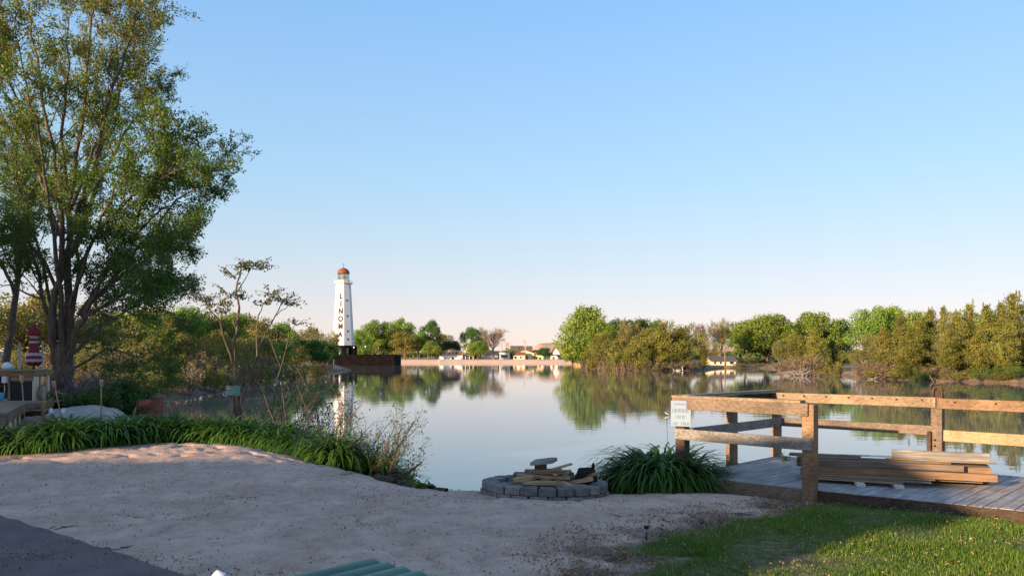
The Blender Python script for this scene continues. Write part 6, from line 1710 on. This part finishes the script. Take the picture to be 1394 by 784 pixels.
def sticks():
    rg = np.random.default_rng(14)
    for px, py, lb_ in ((100, 745, 'dark twig cluster left on the sand near the path'), (155, 748, 'second dark twig cluster beside the sand ridge'), (70, 722, 'thin dark twig near the upper path edge'), (468, 646, 'flat dark stick on the mound near the log'), (1005, 700, 'dark twig on the dirt before the dock'), (850, 700, 'small dark twig on the sand right of the fire pit')):
        p = P(px, py, .88); segs = []
        for k in range(3):
            a = rg.random() * PI - .5
            segs.append(branch(rg, (rg.normal() * .08, rg.normal() * .05, .012), (math.cos(a), math.sin(a) * .5, .0), (.12 + .12 * rg.random()), .005, 5, .2, 0, .4))
        for s_ in segs: s_[0][:, 2] = .012 + .01 * rg.random()
        tag(meshobj('twig', tubes_mesh('twig', segs, M['dark_wood'], 5), None, (p.x, p.y, gz(p.x, p.y))), lb_, 'twig', 'dry twigs on the sand')
sticks()

# ------------------------------------------------------------------ what stands behind the viewpoint and shades the sand
t = empty('garden_house', (0, 0, 0), 'low pale house behind the viewpoint shading the beach', 'house')
wv, rv = gable(None, -36, -10.5, -5.4, -1.9, .7, 4.70, 5.03, 'x', .3); wv.build('wall', M['siding'], t); rv.build('roof', M['roof_grey'], t)

def shade_tree(kind, s_, t_, H_, W_, label):
    (n1, m1), (n2, m2), H, W = PROTO[kind]
    x = .735 * s_ - .68 * t_; y = .68 * s_ + .735 * t_
    e = empty('broadleaf_tree', (x, y, gz(x, y)), label, 'tree', 'garden trees beside the viewpoint', t_ % 6)
    e.scale = (W_ / W, W_ / W, H_ / H)
    for nn_, mm in ((n1, m1), (n2, m2)): link(bpy.data.objects.new(nn_, mm), e)
for i_, a_ in enumerate((('dark_b', -20, 19.5, 8.0, 7), ('round_c', -24, 27, 13.5, 9), ('dark_a', -24, 34, 13.5, 9), ('round_b', -20, 42, 9, 8))):
    shade_tree(*a_, ORD[i_ + 1] + ' garden tree from the house, standing left behind the viewpoint')

# a distant mass of woods behind the beach park
rg = np.random.default_rng(71)
def woods(name, x0_, x1_, D, h_, n_, label, seed):
    rg = np.random.default_rng(seed)
    cx = rg.uniform(x0_, x1_, n_); cy = D + rg.uniform(0, 25, n_)
    top = h_ * (.75 + 1.1 * fbm(cx * .06, np.full(n_, 3.), 4, seed))
    cz = 1 + rg.random(n_) ** .8 * top
    me = leaf_mesh(name, np.stack([cx, cy, cz], -1), 1.5, M['thatch'], np.clip(fbm(cx * .2, cz * .3, 3, 2) + .5 + .2 * rg.random(n_), 0, 1), .1, .8, None, rg)
    tag(meshobj(name, me), label, 'woods', None, 'stuff')
woods('far_woods', -130, 2, 500, 8, 9000, 'far off green woods behind the beach trees left of the houses', 5)
woods('far_thicket', 40, 300, 350, 5, 9000, 'low green thicket far behind the waterside house', 6)

# finer pieces hang under the part they belong to
def sub(thing_label, part, *kids):
    for t_ in list(C.objects):
        if t_.parent is None and t_.get('label') and (t_['label'] == thing_label or t_.name.split('.')[0] == thing_label):
            ch = list(t_.children)
            ps = [c for c in ch if c.name.split('.')[0] == part]
            if not ps: continue
            for c in ch:
                if c.name.split('.')[0] in kids: c.parent = ps[0]
sub('lighthouse', 'gallery', 'railing'); sub('lighthouse', 'dome', 'finial'); sub('lighthouse', 'lantern_frame', 'lantern_glass', 'lamp'); sub('lighthouse', 'tower', 'window', 'letter')
sub('lake_house', 'roof', 'chimney'); sub('lake_house', 'wall', 'window', 'door'); sub('garden_torch', 'basket', 'oil_can'); sub('solar_light', 'head', 'solar_panel')
sub('teal_sign', 'board', 'red_mark', 'white_mark', 'pink_mark', 'text_line'); sub('elm_tree', 'trunk', 'twigs'); sub('slide_tower', 'cabin', 'roof')
